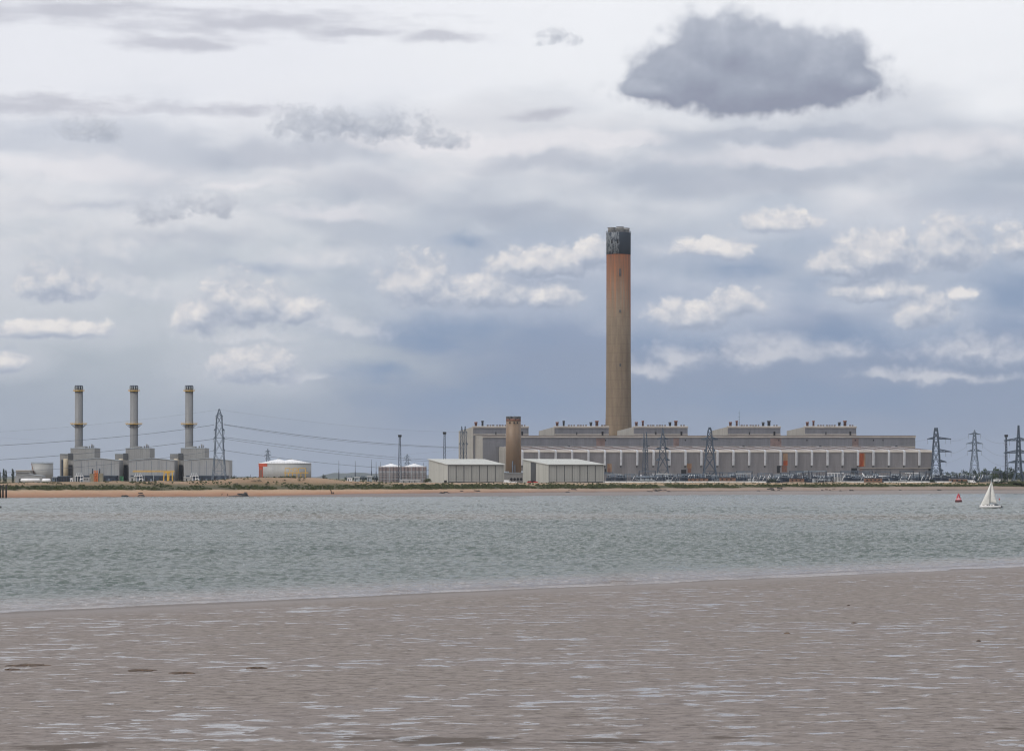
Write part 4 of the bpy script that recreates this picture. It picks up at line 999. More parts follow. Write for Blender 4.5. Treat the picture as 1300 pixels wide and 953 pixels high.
for (u0, u1, v, lb) in ((441, 447, 606, 'white cabin among the thin masts, leftmost'), (466, 472, 603.8, 'grey cabin at the foot of the thin masts'), (449.5, 456.5, 605, 'pale cabin between the thin masts')):
    boxthing('relay_cabin', lb, 'cabin', u0, u1, v, 1880, 4, 'steel_pale' if 'white' not in lb else 'white', 'white', .5, [('door', u0+1, u0+2, v+1.8, 611.5, 'opening'), ('window', u0+3, u0+4.4, v+1.8, v+3, 'opening')])
# ------------------------------------------------------------------ lattice pylons
def lattice(mb, x, y, lv, leg=.45, br=.22, sq=1.0):
    """lv: (z, half width) from the foot up; four legs, cross bracing on every face"""
    cs = [(-1, -1), (1, -1), (1, 1), (-1, 1)]
    P_ = lambda i, z, h: (x+cs[i][0]*h, y+cs[i][1]*h*sq, z)
    for j in range(len(lv)-1):
        (z0, h0), (z1, h1) = lv[j], lv[j+1]; n = max(1, int(round((z1-z0)/(2.1*max(1.0, (h0+h1)*.75)))))
        for i in range(4): mb.bar(P_(i, z0, h0), P_(i, z1, h1), leg)
        for q in range(n):
            a, b = q/n, (q+1)/n; za, zb = z0+(z1-z0)*a, z0+(z1-z0)*b; ha, hb = h0+(h1-h0)*a, h0+(h1-h0)*b
            for i in range(4):
                k = (i+1) % 4; mb.bar(P_(i, za, ha), P_(k, zb, hb), br); mb.bar(P_(k, za, ha), P_(i, zb, hb), br)
                mb.bar(P_(i, zb, hb), P_(k, zb, hb), br)
def pylon(label, u, vtop, D, lv, arms, rot=0.0, ins=3.2, leg=.45, br=.22, m='pylon_dark', g=6.2, group='lattice electricity pylons', mid=None, arw=.42):
    """lv: (v, halfwidth px) from foot to top; arms: (v, left px, right px, half depth m, rise m)"""
    k = D/F; x = W(u, D); o = thing('pylon', label, 'pylon', (x, D, g), group)
    zl = [(g if i == 0 else Z(v, D), max(.12, h*k)) for i, (v, h) in enumerate(lv)]
    mb = MB(); lattice(mb, x, D, zl, leg, br); mb.build('tower', m, o)
    hw = lambda z: float(np.interp(z, [a[0] for a in zl], [a[1] for a in zl]))
    cr, sr = math.cos(rot), math.sin(rot)
    for (v, l, r, hd, rise) in arms:
        z = Z(v, D)
        for sgn, L in ((-1, l), (1, r)):
            if L <= 0: continue
            L = L*k; h = hw(z); h2 = hw(z+rise)
            T = lambda a, b: (x+sgn*a*cr-b*sr, D+sgn*a*sr+b*cr)
            mb = MB(); tip = (*T(L, 0), z); w = min(hd, h)
            b1 = (*T(h*.9, -w), z); b2 = (*T(h*.9, w), z); t1 = (*T(h2*.9, -w), z+rise); t2 = (*T(h2*.9, w), z+rise)
            for p in (b1, b2): mb.bar(p, tip, arw)
            for p in (t1, t2): mb.bar(p, tip, arw*.85)
            for q in (.2, .4, .6, .8):
                c = lambda p: tuple(p[i]+(tip[i]-p[i])*q for i in range(3))
                c2 = lambda p: tuple(p[i]+(tip[i]-p[i])*(q-.2) for i in range(3))
                mb.bar(c(b1), c(t1), .22); mb.bar(c(b2), c(t2), .22); mb.bar(c(b1), c(b2), .2); mb.bar(c2(b1), c(t1), .22); mb.bar(c2(b2), c(t2), .22); mb.bar(c2(b1), c(b2), .18)
            arm = mb.build('cross_arm', m, o)
            if ins:
                for q in ((.98,) if L < 9 else (.98, .62)):
                    p = T(L*q, 0); mb = MB(); zz = z-.1
                    prof = [(zz, .06)]
                    for s_ in range(5): prof += [(zz-ins*(s_+.3)/5, .07), (zz-ins*(s_+.5)/5, .2), (zz-ins*(s_+.7)/5, .07)]
                    prof.append((zz-ins, .1)); mb.lathe(p[0], p[1], prof[::-1], 6); mb.build('insulator', 'insulator', arm)
    return o
pylon('tallest left lattice pylon, seen edge on beside the right grey gabled hall', 278.3, 519, 1640,
      [(612, 9.2), (598, 7.4), (575, 5.6), (556, 4.8), (540, 3.9), (528, 2.9), (519, .3)],
      [(528.5, 4.4, 4.4, 1.6, 1.5), (546.2, 6.6, 6.6, 2, 1.8), (556.6, 7.0, 7.0, 2, 1.6), (571.5, 6.8, 6.8, 2.4, 1.8)], ins=2.4, leg=.42, br=.2, m='steel')
pylon('small far pylon poking up behind the white roofed tanks', 340, 569.5, 3400, [(600, 3.4), (585, 1.8), (575, 1.1), (569.5, .2)],
      [(573, 3.6, 3.6, 1, 1.2), (577.5, 4.2, 4.2, 1, 1.2), (582, 3.4, 3.4, 1, 1.2)], ins=3, leg=.6, br=.3, m='steel')
pylon('small far pylon just right of the floodlight mast above the coned tanks', 517, 576.5, 3700, [(605, 3.2), (590, 1.8), (582, 1.2), (576.5, .3)],
      [(579.5, 3.4, 3.4, 1, 1.2), (583.5, 5, 5, 1, 1.2), (588, 3.5, 3.5, 1, 1.2)], ins=3, leg=.6, br=.3, m='steel')
for uu, lb in ((586.2, 'left of two slim pylons side by side at the left end of the great station'), (590.6, 'right of two slim pylons side by side at the left end of the great station')):
    pylon(lb, uu, 540.5 if uu < 588 else 543, 2020, [(612, 2.4), (575, 1.9), (550, 1.3), (541, .3)], [(549, 2.6, 2.6, 1.2, 1.0), (563.5, 3.4, 3.4, 1.6, 1.2)], ins=1.8, leg=.4, br=.22)
for uu, vt, lb in ((817.6, 550, 'left of two thin lattice masts in front of the ribbed hall'), (820.8, 548, 'right of two thin lattice masts in front of the ribbed hall')):
    pylon(lb, uu, vt, 1960, [(612, 2.6), (585, 1.5), (565, .9), (vt, .25)], [(572, 1.9, 1.9, .6, .8)], ins=0, leg=.34, br=.2)
pylon('dense pylon with loops of cable, first right of the two thin lattice masts', 841.4, 543, 1940, [(612, 8.6), (596, 6.4), (578, 4.2), (560, 2.8), (549, 1.0), (543, .3)],
      [(557.2, 7.5, 7.0, 1.4, 1.3), (570, 9.5, 8.5, 1.8, 1.6), (584, 8.5, 9, 2, 1.6)], rot=.25, ins=3.4, leg=.45, br=.26, arw=.55)
pylon('wide footed dark pylon with a heavy top platform, before the ribbed hall', 901, 542.5, 1900, [(612, 9.6), (598, 7.6), (580, 5.3), (562, 3.6), (554, 2.9), (548, 2.4), (542.5, .8)],
      [(557.4, 10.5, 10.2, 2.4, 1.3), (557.6, 8, 8, 2.8, 1.7), (572, 6.5, 6.5, 2.2, 1.5)], ins=0, leg=.62, br=.36, arw=.95)
pylon('dark pylon with arms to the right at the right hand corner of the ribbed hall', 1188.3, 543, 2000, [(610, 7.0), (590, 4.8), (572, 3.9), (557, 2.9), (549, 2.3), (543, 1.5)],
      [(557, 10.8, 19.0, 2.4, 1.4), (573.2, 3.4, 19.5, 2.2, 2.0), (586, 3.2, 13, 2, 1.6), (597, 0, 9, 2, 1.4)], ins=3.8, leg=.6, br=.36, arw=.7)
pylon('three armed pale blue pylon standing behind the trees, between two dark ones', 1237.2, 545.7, 2350, [(606, 6.6), (590, 4.4), (575, 2.9), (560, 2.1), (551, 1.4), (545.7, .2)],
      [(551.2, 7.8, 7.6, 1.6, 1.5), (563, 10.8, 10.6, 1.8, 1.8), (572.5, 8.8, 9, 1.8, 1.7)], ins=4.0, leg=.5, br=.28, m='steel')
pylon('big dark three armed pylon at the right edge of the view', 1293, 540, 1800, [(612, 7.5), (600, 4.0), (590, 3.2), (575, 2.4), (558, 1.7), (549, .9), (540, .6)],
      [(559, 18.3, 18.3, 1.8, 1.8), (574.6, 18.6, 18.6, 2, 1.8), (587, 13, 13, 2, 1.6)], ins=3.6, leg=.6, br=.38, arw=.65)
# floodlight masts
def mast(label, u, vt, D, r=1.3):
    k = D/F; x = W(u, D); o = thing('floodlight_mast', label, 'light mast', (x, D, 6.2), 'tall floodlight masts')
    mb = MB(); lattice(mb, x, D, [(6.2, r*1.6*k), (Z(vt+14, D), r*.9*k), (Z(vt+3, D), r*.7*k)], .28, .16); mb.build('mast', 'steel_dark', o)
    mb = MB(); mb.cyl(x, D, Z(vt+3.2, D), Z(vt+2.6, D), 1.9*k, 1.9*k, 10); hd = mb.build('head_frame', 'steel_dark', o)
    for a in range(6):
        t = 2*math.pi*a/6; mb = MB(); mb.box(x+1.5*k*math.cos(t)-.42, x+1.5*k*math.cos(t)+.42, D+1.5*k*math.sin(t)-.3, D+1.5*k*math.sin(t)+.3, Z(vt+2.5, D), Z(vt, D)); mb.build('floodlight', 'black', hd)
mast('floodlight mast rising above the rust streaked tank wall', 507.6, 551.8, 1830); mast('floodlight mast standing just behind the left pale shed', 564.4, 548.2, 1860); mast('floodlight mast left of the big pylon at the right edge', 1277.4, 551.6, 2050, 1.0)
# thin lightning masts
for u, v, lb in ((430.2, 584.3, 'leftmost thin mast right of the mound'), (451, 584.8, 'second thin mast right of the mound'), (471.6, 583, 'thicker thin mast beside the coned tanks'), (477.5, 585.5, 'thin mast touching the coned tanks at their left'), (482.8, 586, 'thin mast rising over the left end of the rust streaked wall'), (537.5, 587, 'thin mast at the right end of the rust streaked wall'), (318, 602, 'short thin mast left of the red tower')):
    D = 1900; x = W(u, D); o = thing('lightning_mast', lb, 'mast', (x, D, 6.2), 'thin lightning masts')
    mb = MB(); zt = Z(v, D); mb.lathe(x, D, [(6.2, .42), (6.2+(zt-6.2)*.5, .3), (6.2+(zt-6.2)*.5+.05, .2), (zt, .09)], 8); mb.build('pole', 'steel_dark', o)
    mb = MB(); mb.box(x-.6, x+.6, D-.6, D+.6, 6.0, 6.7); mb.build('base', 'concrete', o)
# ------------------------------------------------------------------ overhead lines
def wire(label, pts, r=.1, m='cable', nm='power_line'):
    r *= .6
    """pts (u,v,D): smooth curve through them"""
    A = np.array([(W(u, D), D, Z(v, D)) for u, v, D in pts]); xs = A[:, 0]; n = 28
    t = np.linspace(0, 1, n); tt = (xs-xs[0])/(xs[-1]-xs[0]); deg = min(2 if len(pts) < 5 else 3, len(pts)-1)
    P2 = [np.polynomial.polynomial.Polynomial.fit(tt, A[:, i], deg)(t) for i in (1, 2)]
    P0 = xs[0]+(xs[-1]-xs[0])*t
    mb = MB(); mb.tube([(P0[i], P2[0][i], P2[1][i]) for i in range(n)], r, 5)
    return tag(mb.build(nm, m, None, (P0[0], P2[0][0], P2[1][0])), label, 'power line', 'overhead power lines')
dl = lambda u: 1640-max(0, 278-u)*.4 if u < 278 else 1640+(u-278)*1.0
wp = lambda L: [(u, v, dl(u)) for u, v in L]
wire('top heavy cable left of the tallest left pylon', wp([(-60, 569), (0, 565.5), (94.6, 559), (164, 553), (220, 546.7), (272, 539)]), .2)
wire('middle heavy cable left of the tallest left pylon', wp([(-60, 586.5), (0, 583.4), (75, 578.3), (145, 571.5), (220, 563.7), (271.5, 557)]), .2)
wire('lowest heavy cable left of the tallest left pylon', wp([(-60, 604), (0, 600), (100, 593), (200, 582), (271.5, 572)]), .15)
wire('thin earth wire left of the top of the tallest left pylon', wp([(-60, 551), (0, 548), (95, 541), (200, 530), (278, 520)]), .06)
wire('thin sagging wire low over the far left buildings', [(-40, 551, 2300), (20, 556.5, 2300), (60, 559, 2300), (110, 560.5, 2300)], .05)
wire('top heavy cable from the tallest left pylon towards the station', wp([(284, 538.5), (340, 546.5), (420, 557), (500, 563.5), (587, 568)]), .22)
wire('second cable just under the top heavy one, right of the tallest left pylon', wp([(284, 539.3), (340, 548), (420, 558.8), (500, 565), (587, 569)]), .12)
wire('middle heavy cable right of the tallest left pylon', wp([(285, 555), (350, 563), (420, 572.5), (500, 580), (587, 585)]), .18)
wire('second cable under the middle heavy one, right of the tallest left pylon', wp([(285, 557), (350, 566), (420, 575.5), (500, 582.5), (587, 586.5)]), .15)
wire('lowest heavy cable right of the tallest left pylon', wp([(285, 571.5), (340, 579), (420, 588.5), (500, 594.5), (560, 597)]), .18)
wire('thin earth wire right of the top of the tallest left pylon', wp([(279, 520), (360, 531), (420, 538), (500, 545), (590, 548)]), .06)
wire('faint wire over the pale sheds left of the short stack', [(500, 577, 2050), (560, 573, 2050), (600, 568, 2050)], .05)
dr = lambda u: 2000+(u-1207)*4 if u < 1237 else 2350-(u-1237)*9.5
for i, (a, b, c) in enumerate([((1204, 558.5), (1216, 559), (1229.6, 553)), ((1206, 575), (1216, 573.5), (1226.6, 566.5)), ((1200, 588), (1214, 583.5), (1228.5, 576)),
                          ((1245, 553), (1258, 560), (1275, 562)), ((1248, 566.5), (1260, 575), (1275, 578)), ((1246, 576), (1262, 588), (1281, 590))]):
    wire('slack %s wire %s the three armed pale blue pylon' % (('upper', 'middle', 'lower')[i % 3], 'left of' if i < 3 else 'right of'), [(u, v, dr(u)) for u, v in (a, b, c)], .09)
for i, (a, b, c) in enumerate([((841, 558), (870, 562), (900, 558)), ((849, 571), (874, 575), (897, 571)), ((592, 553), (700, 566), (834, 559)), ((910, 558), (1040, 571), (1178, 557.5))]):
    wire(('upper wire from the dense pylon to the wide footed pylon', 'lower wire from the dense pylon to the wide footed pylon', 'long faint wire across the left half of the ribbed hall', 'long faint wire across the right half of the ribbed hall')[i], [(a[0], a[1], 1930), (b[0], b[1], 1930), (c[0], c[1], 1930)], .07)
# ------------------------------------------------------------------ switchyard before the hall
def transformer(D0=1900):
    o = thing('transformer', 'dark blue grey transformer with cooling fins, among the clutter before the ribbed hall', 'transformer', (0, D0, 6.2), 'transformers in the switchyard')
    y = D0; mb = MB(); mb.box(-2.4, 2.4, y, y+3, 6.2, 9.8); mb.build('tank', 'dark_blue', o)
    mb = MB()
    for i in range(7): mb.box(-2.2+i*.66, -1.95+i*.66, y-.9, y-.05, 6.7, 9.4)
    mb.build('cooling_fins', 'steel_dark', o)
    mb = MB(); mb.box(-1.8, 1.8, y+.6, y+1.6, 10.5, 11.4); mb.bar((-1.4, y+1.1, 9.8), (-1.4, y+1.1, 10.5), .2); mb.bar((1.4, y+1.1, 9.8), (1.4, y+1.1, 10.5), .2); mb.build('conservator', 'dark_blue', o)
    for i in (-1.6, 0, 1.6):
        mb = MB(); mb.lathe(i, y+2.2, [(9.8, .25), (10.4, .35), (10.6, .2), (11.2, .32), (11.4, .18), (12, .28), (12.5, .08)], 8); mb.build('bushing', 'steel_pale', o)
    return o
def post_set(D0=1900):
    o = thing('busbar_support', 'steel frame carrying three pale insulator posts, before the ribbed hall', 'switchgear', (0, D0, 6.2), 'busbar supports in the switchyard'); y = D0
    mb = MB()
    for a in (-2, 2): mb.bar((a, y, 6.2), (a, y, 9.6), .32)
    mb.bar((-2.2, y, 9.6), (2.2, y, 9.6), .3); mb.bar((-2, y, 6.4), (2, y, 9.4), .16); mb.build('frame', 'steel_dark', o)
    for i in (-1.9, 0, 1.9):
        mb = MB(); mb.lathe(i, y, [(9.75, .16), (10.2, .3), (10.4, .16), (10.9, .3), (11.1, .16), (11.6, .3), (11.8, .14), (12.2, .1)], 8); mb.build('insulator', 'steel', o)
    mb = MB(); mb.bar((-2.3, y, 12.25), (2.3, y, 12.25), .14); mb.build('busbar', 'steel_pale', o); return o
def gantry(D0=1900):
    o = thing('line_gantry', 'tall thin steel portal spanning the switchgear before the ribbed hall', 'gantry', (0, D0, 6.2), 'steel portals in the switchyard'); y = D0
    for a in (-6, 6):
        mb = MB(); mb.bar((a-.9, y, 6.2), (a, y, 14.2), .3); mb.bar((a+.9, y, 6.2), (a, y, 14.2), .3)
        for q in (.25, .5, .75): mb.bar((a-.9*(1-q), y, 6.2+8*q), (a+.9*(1-q), y, 6.2+8*q), .15)
        mb.build('leg', 'steel_dark', o)
    mb = MB(); mb.bar((-6.5, y, 14.2), (6.5, y, 14.2), .26); mb.bar((-6.5, y, 13.5), (6.5, y, 13.5), .2)
    for i in range(12): mb.bar((-6+i, y, 13.5), (-5.5+i, y, 14.2), .12); mb.bar((-5.5+i, y, 14.2), (-5+i, y, 13.5), .12)
    mb.build('beam', 'steel', o)
    for i in (-3.5, 0, 3.5):
        mb = MB(); mb.lathe(i, y, [(11.4, .08), (11.8, .22), (12.2, .1), (12.6, .22), (13, .1), (13.4, .06)], 6); mb.build('insulator', 'insulator', o)
    return o
def piperack(D0=1900):
    o = thing('pipe_rack', 'rack of pale and rust coloured pipes on short trestles before the ribbed hall', 'pipework', (0, D0, 6.2), 'pipe racks in the switchyard'); y = D0
    for a in (-6, -2, 2, 6):
        mb = MB(); mb.bar((a, y-.8, 6.2), (a, y-.8, 10.2), .28); mb.bar((a, y+.8, 6.2), (a, y+.8, 10.2), .28)
        for z in (8, 10.1): mb.bar((a, y-1, z), (a, y+1, z), .2)
        mb.build('trestle', 'steel_dark', o)
    for (dy, z, r, m) in ((-.6, 8.4, .3, 'steel_pale'), (.3, 8.35, .22, 'brick'), (-.4, 10.5, .28, 'steel'), (.5, 10.5, .3, 'steel_pale')):
        mb = MB(); mb.tube([(-7, y+dy, z), (5.5, y+dy, z), (6.2, y+dy, z-.4), (6.4, y+dy, z-1.6)], r, 8); mb.build('pipe', m, o)
    return o
def kiosk(D0=1900):
    o = thing('switch_kiosk', 'small pale box kiosk among the dark clutter before the ribbed hall', 'cabin', (0, D0, 6.2), 'pale kiosks in the switchyard'); y = D0
    mb = MB(); mb.box(-1.8, 1.8, y, y+2.4, 6.2, 8.8); mb.build('body', 'steel_pale', o)
    mb = MB(); mb.box(-2, 2, y-.2, y+2.6, 8.81, 9.0); mb.build('roof', 'white', o)
    mb = MB(); mb.box(-.5, .4, y-.08, y-.01, 6.3, 8.3); mb.build('door', 'dark_frame', o); return o
def riser(D0=1900):
    o = thing('sealing_end', 'slanting pale cable end on a dark stand before the ribbed hall', 'switchgear', (0, D0, 6.2), 'slanting cable ends in the switchyard'); y = D0
    mb = MB(); mb.box(-.8, .8, y-.5, y+.5, 6.2, 8.2); mb.build('stand', 'steel_dark', o)
    mb = MB(); mb.tube([(-.6, y, 8.2), (1.4, y, 11.8)], .2, 8); mb.build('arm', 'white', o)
    mb = MB(); mb.tube([(.7, y, 8.2), (2.7, y, 11.8)], .14, 8); mb.build('arm', 'steel', o)
    mb = MB(); mb.cyl(1.4, y, 11.8, 12.6, .12, .1, 8); mb.build('tip', 'insulator', o); return o
REG = [(834, 'between the right pale shed and the dense pylon'), (896, 'between the dense pylon and the wide footed pylon'), (985, 'between the wide footed pylon and the raised gallery'), (1050, 'under or beside the raised gallery'),
       (1096, 'around the white canopy below the ribbed hall'), (1178, 'before the right end of the ribbed hall'), (1230, 'between the corner pylon and the pale blue pylon'), (9999, 'right of the pale blue pylon')]
SHORT = {'transformer': 'dark transformer with cooling fins', 'busbar_support': 'steel frame with three pale insulator posts', 'line_gantry': 'tall thin steel portal', 'pipe_rack': 'rack of pale and rusty pipes', 'switch_kiosk': 'small pale box kiosk', 'sealing_end': 'slanting pale cable end'}
def regtag(o, u):
    key = o.name.split('.')[0]; ph = next(t for m_, t in REG if u < m_); o['label'] = SHORT[key]+', '+ph; o['group'] = (key.replace('_', ' ')+'s '+ph)
protos = [(transformer(), .17), (post_set(), .38), (gantry(), .13), (piperack(), .09), (kiosk(), .05), (riser(), .18)]
rng = random.Random(11); first = set(); nsw = 0
u = 769.0
while u < 1262:
    for _ in range(2 if rng.random() < .42 else 1):
        r = rng.random(); acc = 0
        for p, w in protos:
            acc += w
            if r < acc: break
        if u > 1180 and p.name.startswith(('pipe_rack',)) : p = protos[0][0]
        D = rng.uniform(1800, 2010); uu = u+rng.uniform(-1.5, 1.5); s_ = rng.uniform(.78, 1.12)
        loc = (W(uu, D), D, 6.2); rz = rng.uniform(.1, .6)
        if p.name not in first: first.add(p.name); p.location = loc; p.rotation_euler.z = rz; regtag(p, uu)
        else: regtag(dup(p, loc, None, rz, s_), uu)
        nsw += 1
    u += rng.uniform(1.6, 3.0)
for p, w in protos:
    if p.name not in first: p.location = (W(980, 1900), 1900, 6.2)
for u in (443, 459, 463, 475, 478.5): dup(protos[1][0], (W(u, 1900), 1900, 6.2), 'steel frame with three pale insulator posts, below the thin masts', .3, .9)['group'] = 'insulator frames below the thin masts'
# pale sheds, canopies, brick buildings along the yard
def canopy(label, u0, u1, v, D, m='white', body='dark_blue', body_t=.6, post='steel_pale'):
    o = thing('yard_canopy', label, 'canopy', (W((u0+u1)/2, D), D, 6.2), 'flat canopies in the switchyard')
    mb = MB(); mb.box(W(u0, D), W(u1, D), D-1, D+4, Z(v+.6, D), Z(v, D)); mb.build('roof', m, o)
    n = max(3, int((u1-u0)/4))
    for i in range(n+1):
        x = W(u0+.5+(u1-u0-1)*i/n, D); mb = MB(); mb.bar((x, D-.7, 6.2), (x, D-.7, Z(v+.65, D)), .28); mb.build('post', post, o)
    mb = MB(); mb.box(W(u0+1, D), W(u1-1, D), D+1, D+3.5, 6.2, 6.2+(Z(v, D)-6.2)*body_t); mb.build('plant', body, o)
canopy('narrow pale canopy beside the dense pylon', 828, 849, 600.8, 1890); canopy('pale canopy right of the wide footed pylon', 930, 953, 600.6, 1890)
canopy('white canopy below the right end of the raised gallery', 1050.5, 1072, 600.2, 1870, post='white', body='ccgt_clad'); canopy('pale canopy near the right end of the ribbed hall', 1150, 1170, 599.8, 1900)
canopy('pale blue canopy at the left end of the raised gallery', 986, 1003, 603.6, 1900, 'steel_pale')
boxthing('transformer_house', 'blue sided building with slanting white cable arms, left of the wide footed pylon', 'building', 867, 890, 601.6, 1990, 6, 'blue_panel' if 'blue_panel' in M else 'dark_blue', 'steel', .6, [('bay', 869+i*5.2, 872+i*5.2, 603, 606.5, 'dark_blue') for i in range(4)])
boxthing('brick_building', 'low brown brick building under the wide footed pylon', 'building', 874, 899, 606.6, 1780, 5, 'brick', 'steel_dark', .4, [('window', 876+i*5.5, 878+i*5.5, 608, 609.6, 'opening') for i in range(4)])
boxthing('brick_building', 'low brown brick building right of the wide footed pylon', 'building', 914, 934, 606, 1790, 5, 'brick', 'steel_dark', .4, [('window', 916+i*5.5, 918+i*5.5, 607.6, 609.4, 'opening') for i in range(3)])
boxthing('brick_building', 'low brown building beneath the raised gallery', 'building', 1003, 1021, 607, 1790, 5, 'brick', 'steel_dark', .4, [('window', 1005+i*5, 1007+i*5, 608.4, 610.2, 'opening') for i in range(3)])
boxthing('brick_building', 'low brown building towards the right end of the white yard wall', 'building', 1098, 1120, 606.6, 1790, 5, 'brick', 'steel_dark', .4, [('window', 1100+i*5, 1102+i*5, 608.2, 610, 'opening') for i in range(4)])
boxthing('brick_building', 'low brown building right of the corner pylon', 'building', 1206, 1228, 607.4, 1790, 5, 'brick', 'steel_pale', .4, [('door', 1208+i*6, 1210+i*6, 608.6, 611, 'opening') for i in range(3)])
boxthing('gate_house', 'white hut among the trees at the right, above the sailing boat', 'building', 1262.5, 1270, 608.2, 1750, 4, 'white', 'white', .4, [('window', 1266.5, 1268, 609.3, 610.4, 'opening')])
# raised gallery
D = 1930; o = thing('conveyor_gallery', 'pale raised gallery that climbs from left to right before the ribbed hall', 'conveyor', (W(1015, D), D, 6.2))
mb = MB()
path = [(985, 604.2), (1000, 603.6), (1010, 600.8), (1022, 598.2), (1049.5, 598.0)]
for (a, b) in zip(path, path[1:]): mb.bar((W(a[0], D), D, Z(a[1], D)), (W(b[0]+.1, D), D, Z(b[1], D)), 1.5, w2=.9)
mb.build('gallery', 'steel_pale', o)
for u in (990, 1000, 1010, 1022, 1031, 1040, 1049):
    v = I(u, path); mb = MB(); mb.bar((W(u, D)-.8, D, 6.2), (W(u, D), D, Z(v, D)-.5), .3); mb.bar((W(u, D)+.8, D, 6.2), (W(u, D), D, Z(v, D)-.5), .3); mb.build('trestle', 'steel_dark', o)
D = 1850; o = thing('slanting_pipe', 'thick white pipe that dips low before the right half of the ribbed hall', 'pipework', (W(1110, D), D, 6.2))
mb = MB(); mb.tube([(W(u, D), D, Z(v, D)) for u, v in ((1094.5, 600.5), (1098, 605.2), (1104, 605.3), (1114, 604.2), (1125, 604.2))], .4, 8); mb.build('pipe', 'white', o)
for u in (1099, 1108, 1118, 1124):
    mb = MB(); mb.bar((W(u, D), D, 6.2), (W(u, D), D, Z(604.8, D)), .25); mb.build('support', 'steel', o)
# white walls along the yard
for (u0, u1, v, lb) in ((767.4, 972.5, 610.7, 'long white wall at the foot of the yard, right of the right pale shed'), (1062, 1096.5, 610.7, 'short white wall below the white canopy at the yard edge'), (1122, 1208, 610.7, 'white wall along the yard under the corner pylon')):
    D = 1715; o = thing('perimeter_wall', lb, 'wall', (W((u0+u1)/2, D), D, 6.0)); n = max(2, int((u1-u0)/9))
    mb = MB(); mb.box(W(u0, D), W(u1, D), D, D+.25, 5.6, Z(v, D)); mb.build('panel', 'wallwhite', o)
    for i in range(n+1):
        x = W(u0+(u1-u0)*i/n, D); mb = MB(); mb.box(x-.18, x+.18, D-.12, D+.37, 5.6, Z(v, D)+.15); mb.build('post', 'steel_pale', o)
# green mesh fence right of centre
# ------------------------------------------------------------------ vehicles
def car(label, u, D, v0, paint, van=False, cat='car'):
    g = gz(W(u, D), D)+.02; x = W(u, D); L = 2.2 if not van else 2.6; hh = 1.45 if not van else 2.1; o = thing('parked_van' if van else 'parked_car', label, cat, (x, D, g))
    w = .85; body = [(-L, .35), (L, .35), (L, .8), (L-.1, .92), (L-1.2, 1.0), (-L+.1, .98), (-L, .8)] if not van else [(-L, .35), (L, .35), (L, .95), (L-.9, 1.15), (L-1.3, 2.0), (-L+.05, 2.05), (-L, 1.0)]
    mb = MB(); n = len(body); vs = [(x+a, D-w, g+b) for a, b in body]+[(x+a, D+w, g+b) for a, b in body]
    mb.add(vs, [tuple(range(n)), tuple(range(2*n-1, n-1, -1))]+[(i, (i+1) % n, n+(i+1) % n, n+i) for i in range(n)]); mb.build('body', paint, o)
    if not van:
        cb = [(L-1.35, .98), (L-1.9, 1.45), (-L+.9, 1.45), (-L+.3, .98)]; n = 4; w2 = .72
        mb = MB(); vs = [(x+a, D-w2, g+b) for a, b in cb]+[(x+a, D+w2, g+b) for a, b in cb]; mb.add(vs, [tuple(range(n)), tuple(range(2*n-1, n-1, -1))]+[(i, (i+1) % n, n+(i+1) % n, n+i) for i in range(n)]); mb.build('cabin', 'glass_dark', o)
        mb = MB(); mb.box(x-L+.95, x+L-1.95, D-w2-.02, D+w2+.02, g+1.44, g+1.5); mb.build('roof', paint, o)
    else:
        mb = MB(); mb.box(x+L-1.9, x+L-1.3, D-w-.02, D-w-.005, g+1.2, g+1.75); mb.build('window', 'glass_dark', o)
    for sx in (-L+.75, L-.75):
        for sy in (-1, 1):
            mb = MB(); n = 12; r = .34; vs = [(x+sx+r*math.cos(2*math.pi*i/n), D+sy*w+dy*.11, g+r+r*math.sin(2*math.pi*i/n)) for dy in (-1, 1) for i in range(n)]
            mb.add(vs, [tuple(range(n)), tuple(range(2*n-1, n-1, -1))]+[(i, (i+1) % n, n+(i+1) % n, n+i) for i in range(n)]); mb.build('wheel', 'black', o)
car('red car parked low in front of the right pale shed end wall', 673.4, 1722, 614, 'car_red'); car('second red car, nose to tail with the first, before the right pale shed', 678.6, 1722, 614, 'car_red')
car('white van by the round stack base, right of the left pale shed', 644.5, 1726, 613, 'car_white', True, 'van'); car('white car beside the white van between the sheds', 652, 1728, 613, 'car_white'); car('white van parked near the white hut at the right', 1234, 1700, 611, 'car_white', True, 'van')
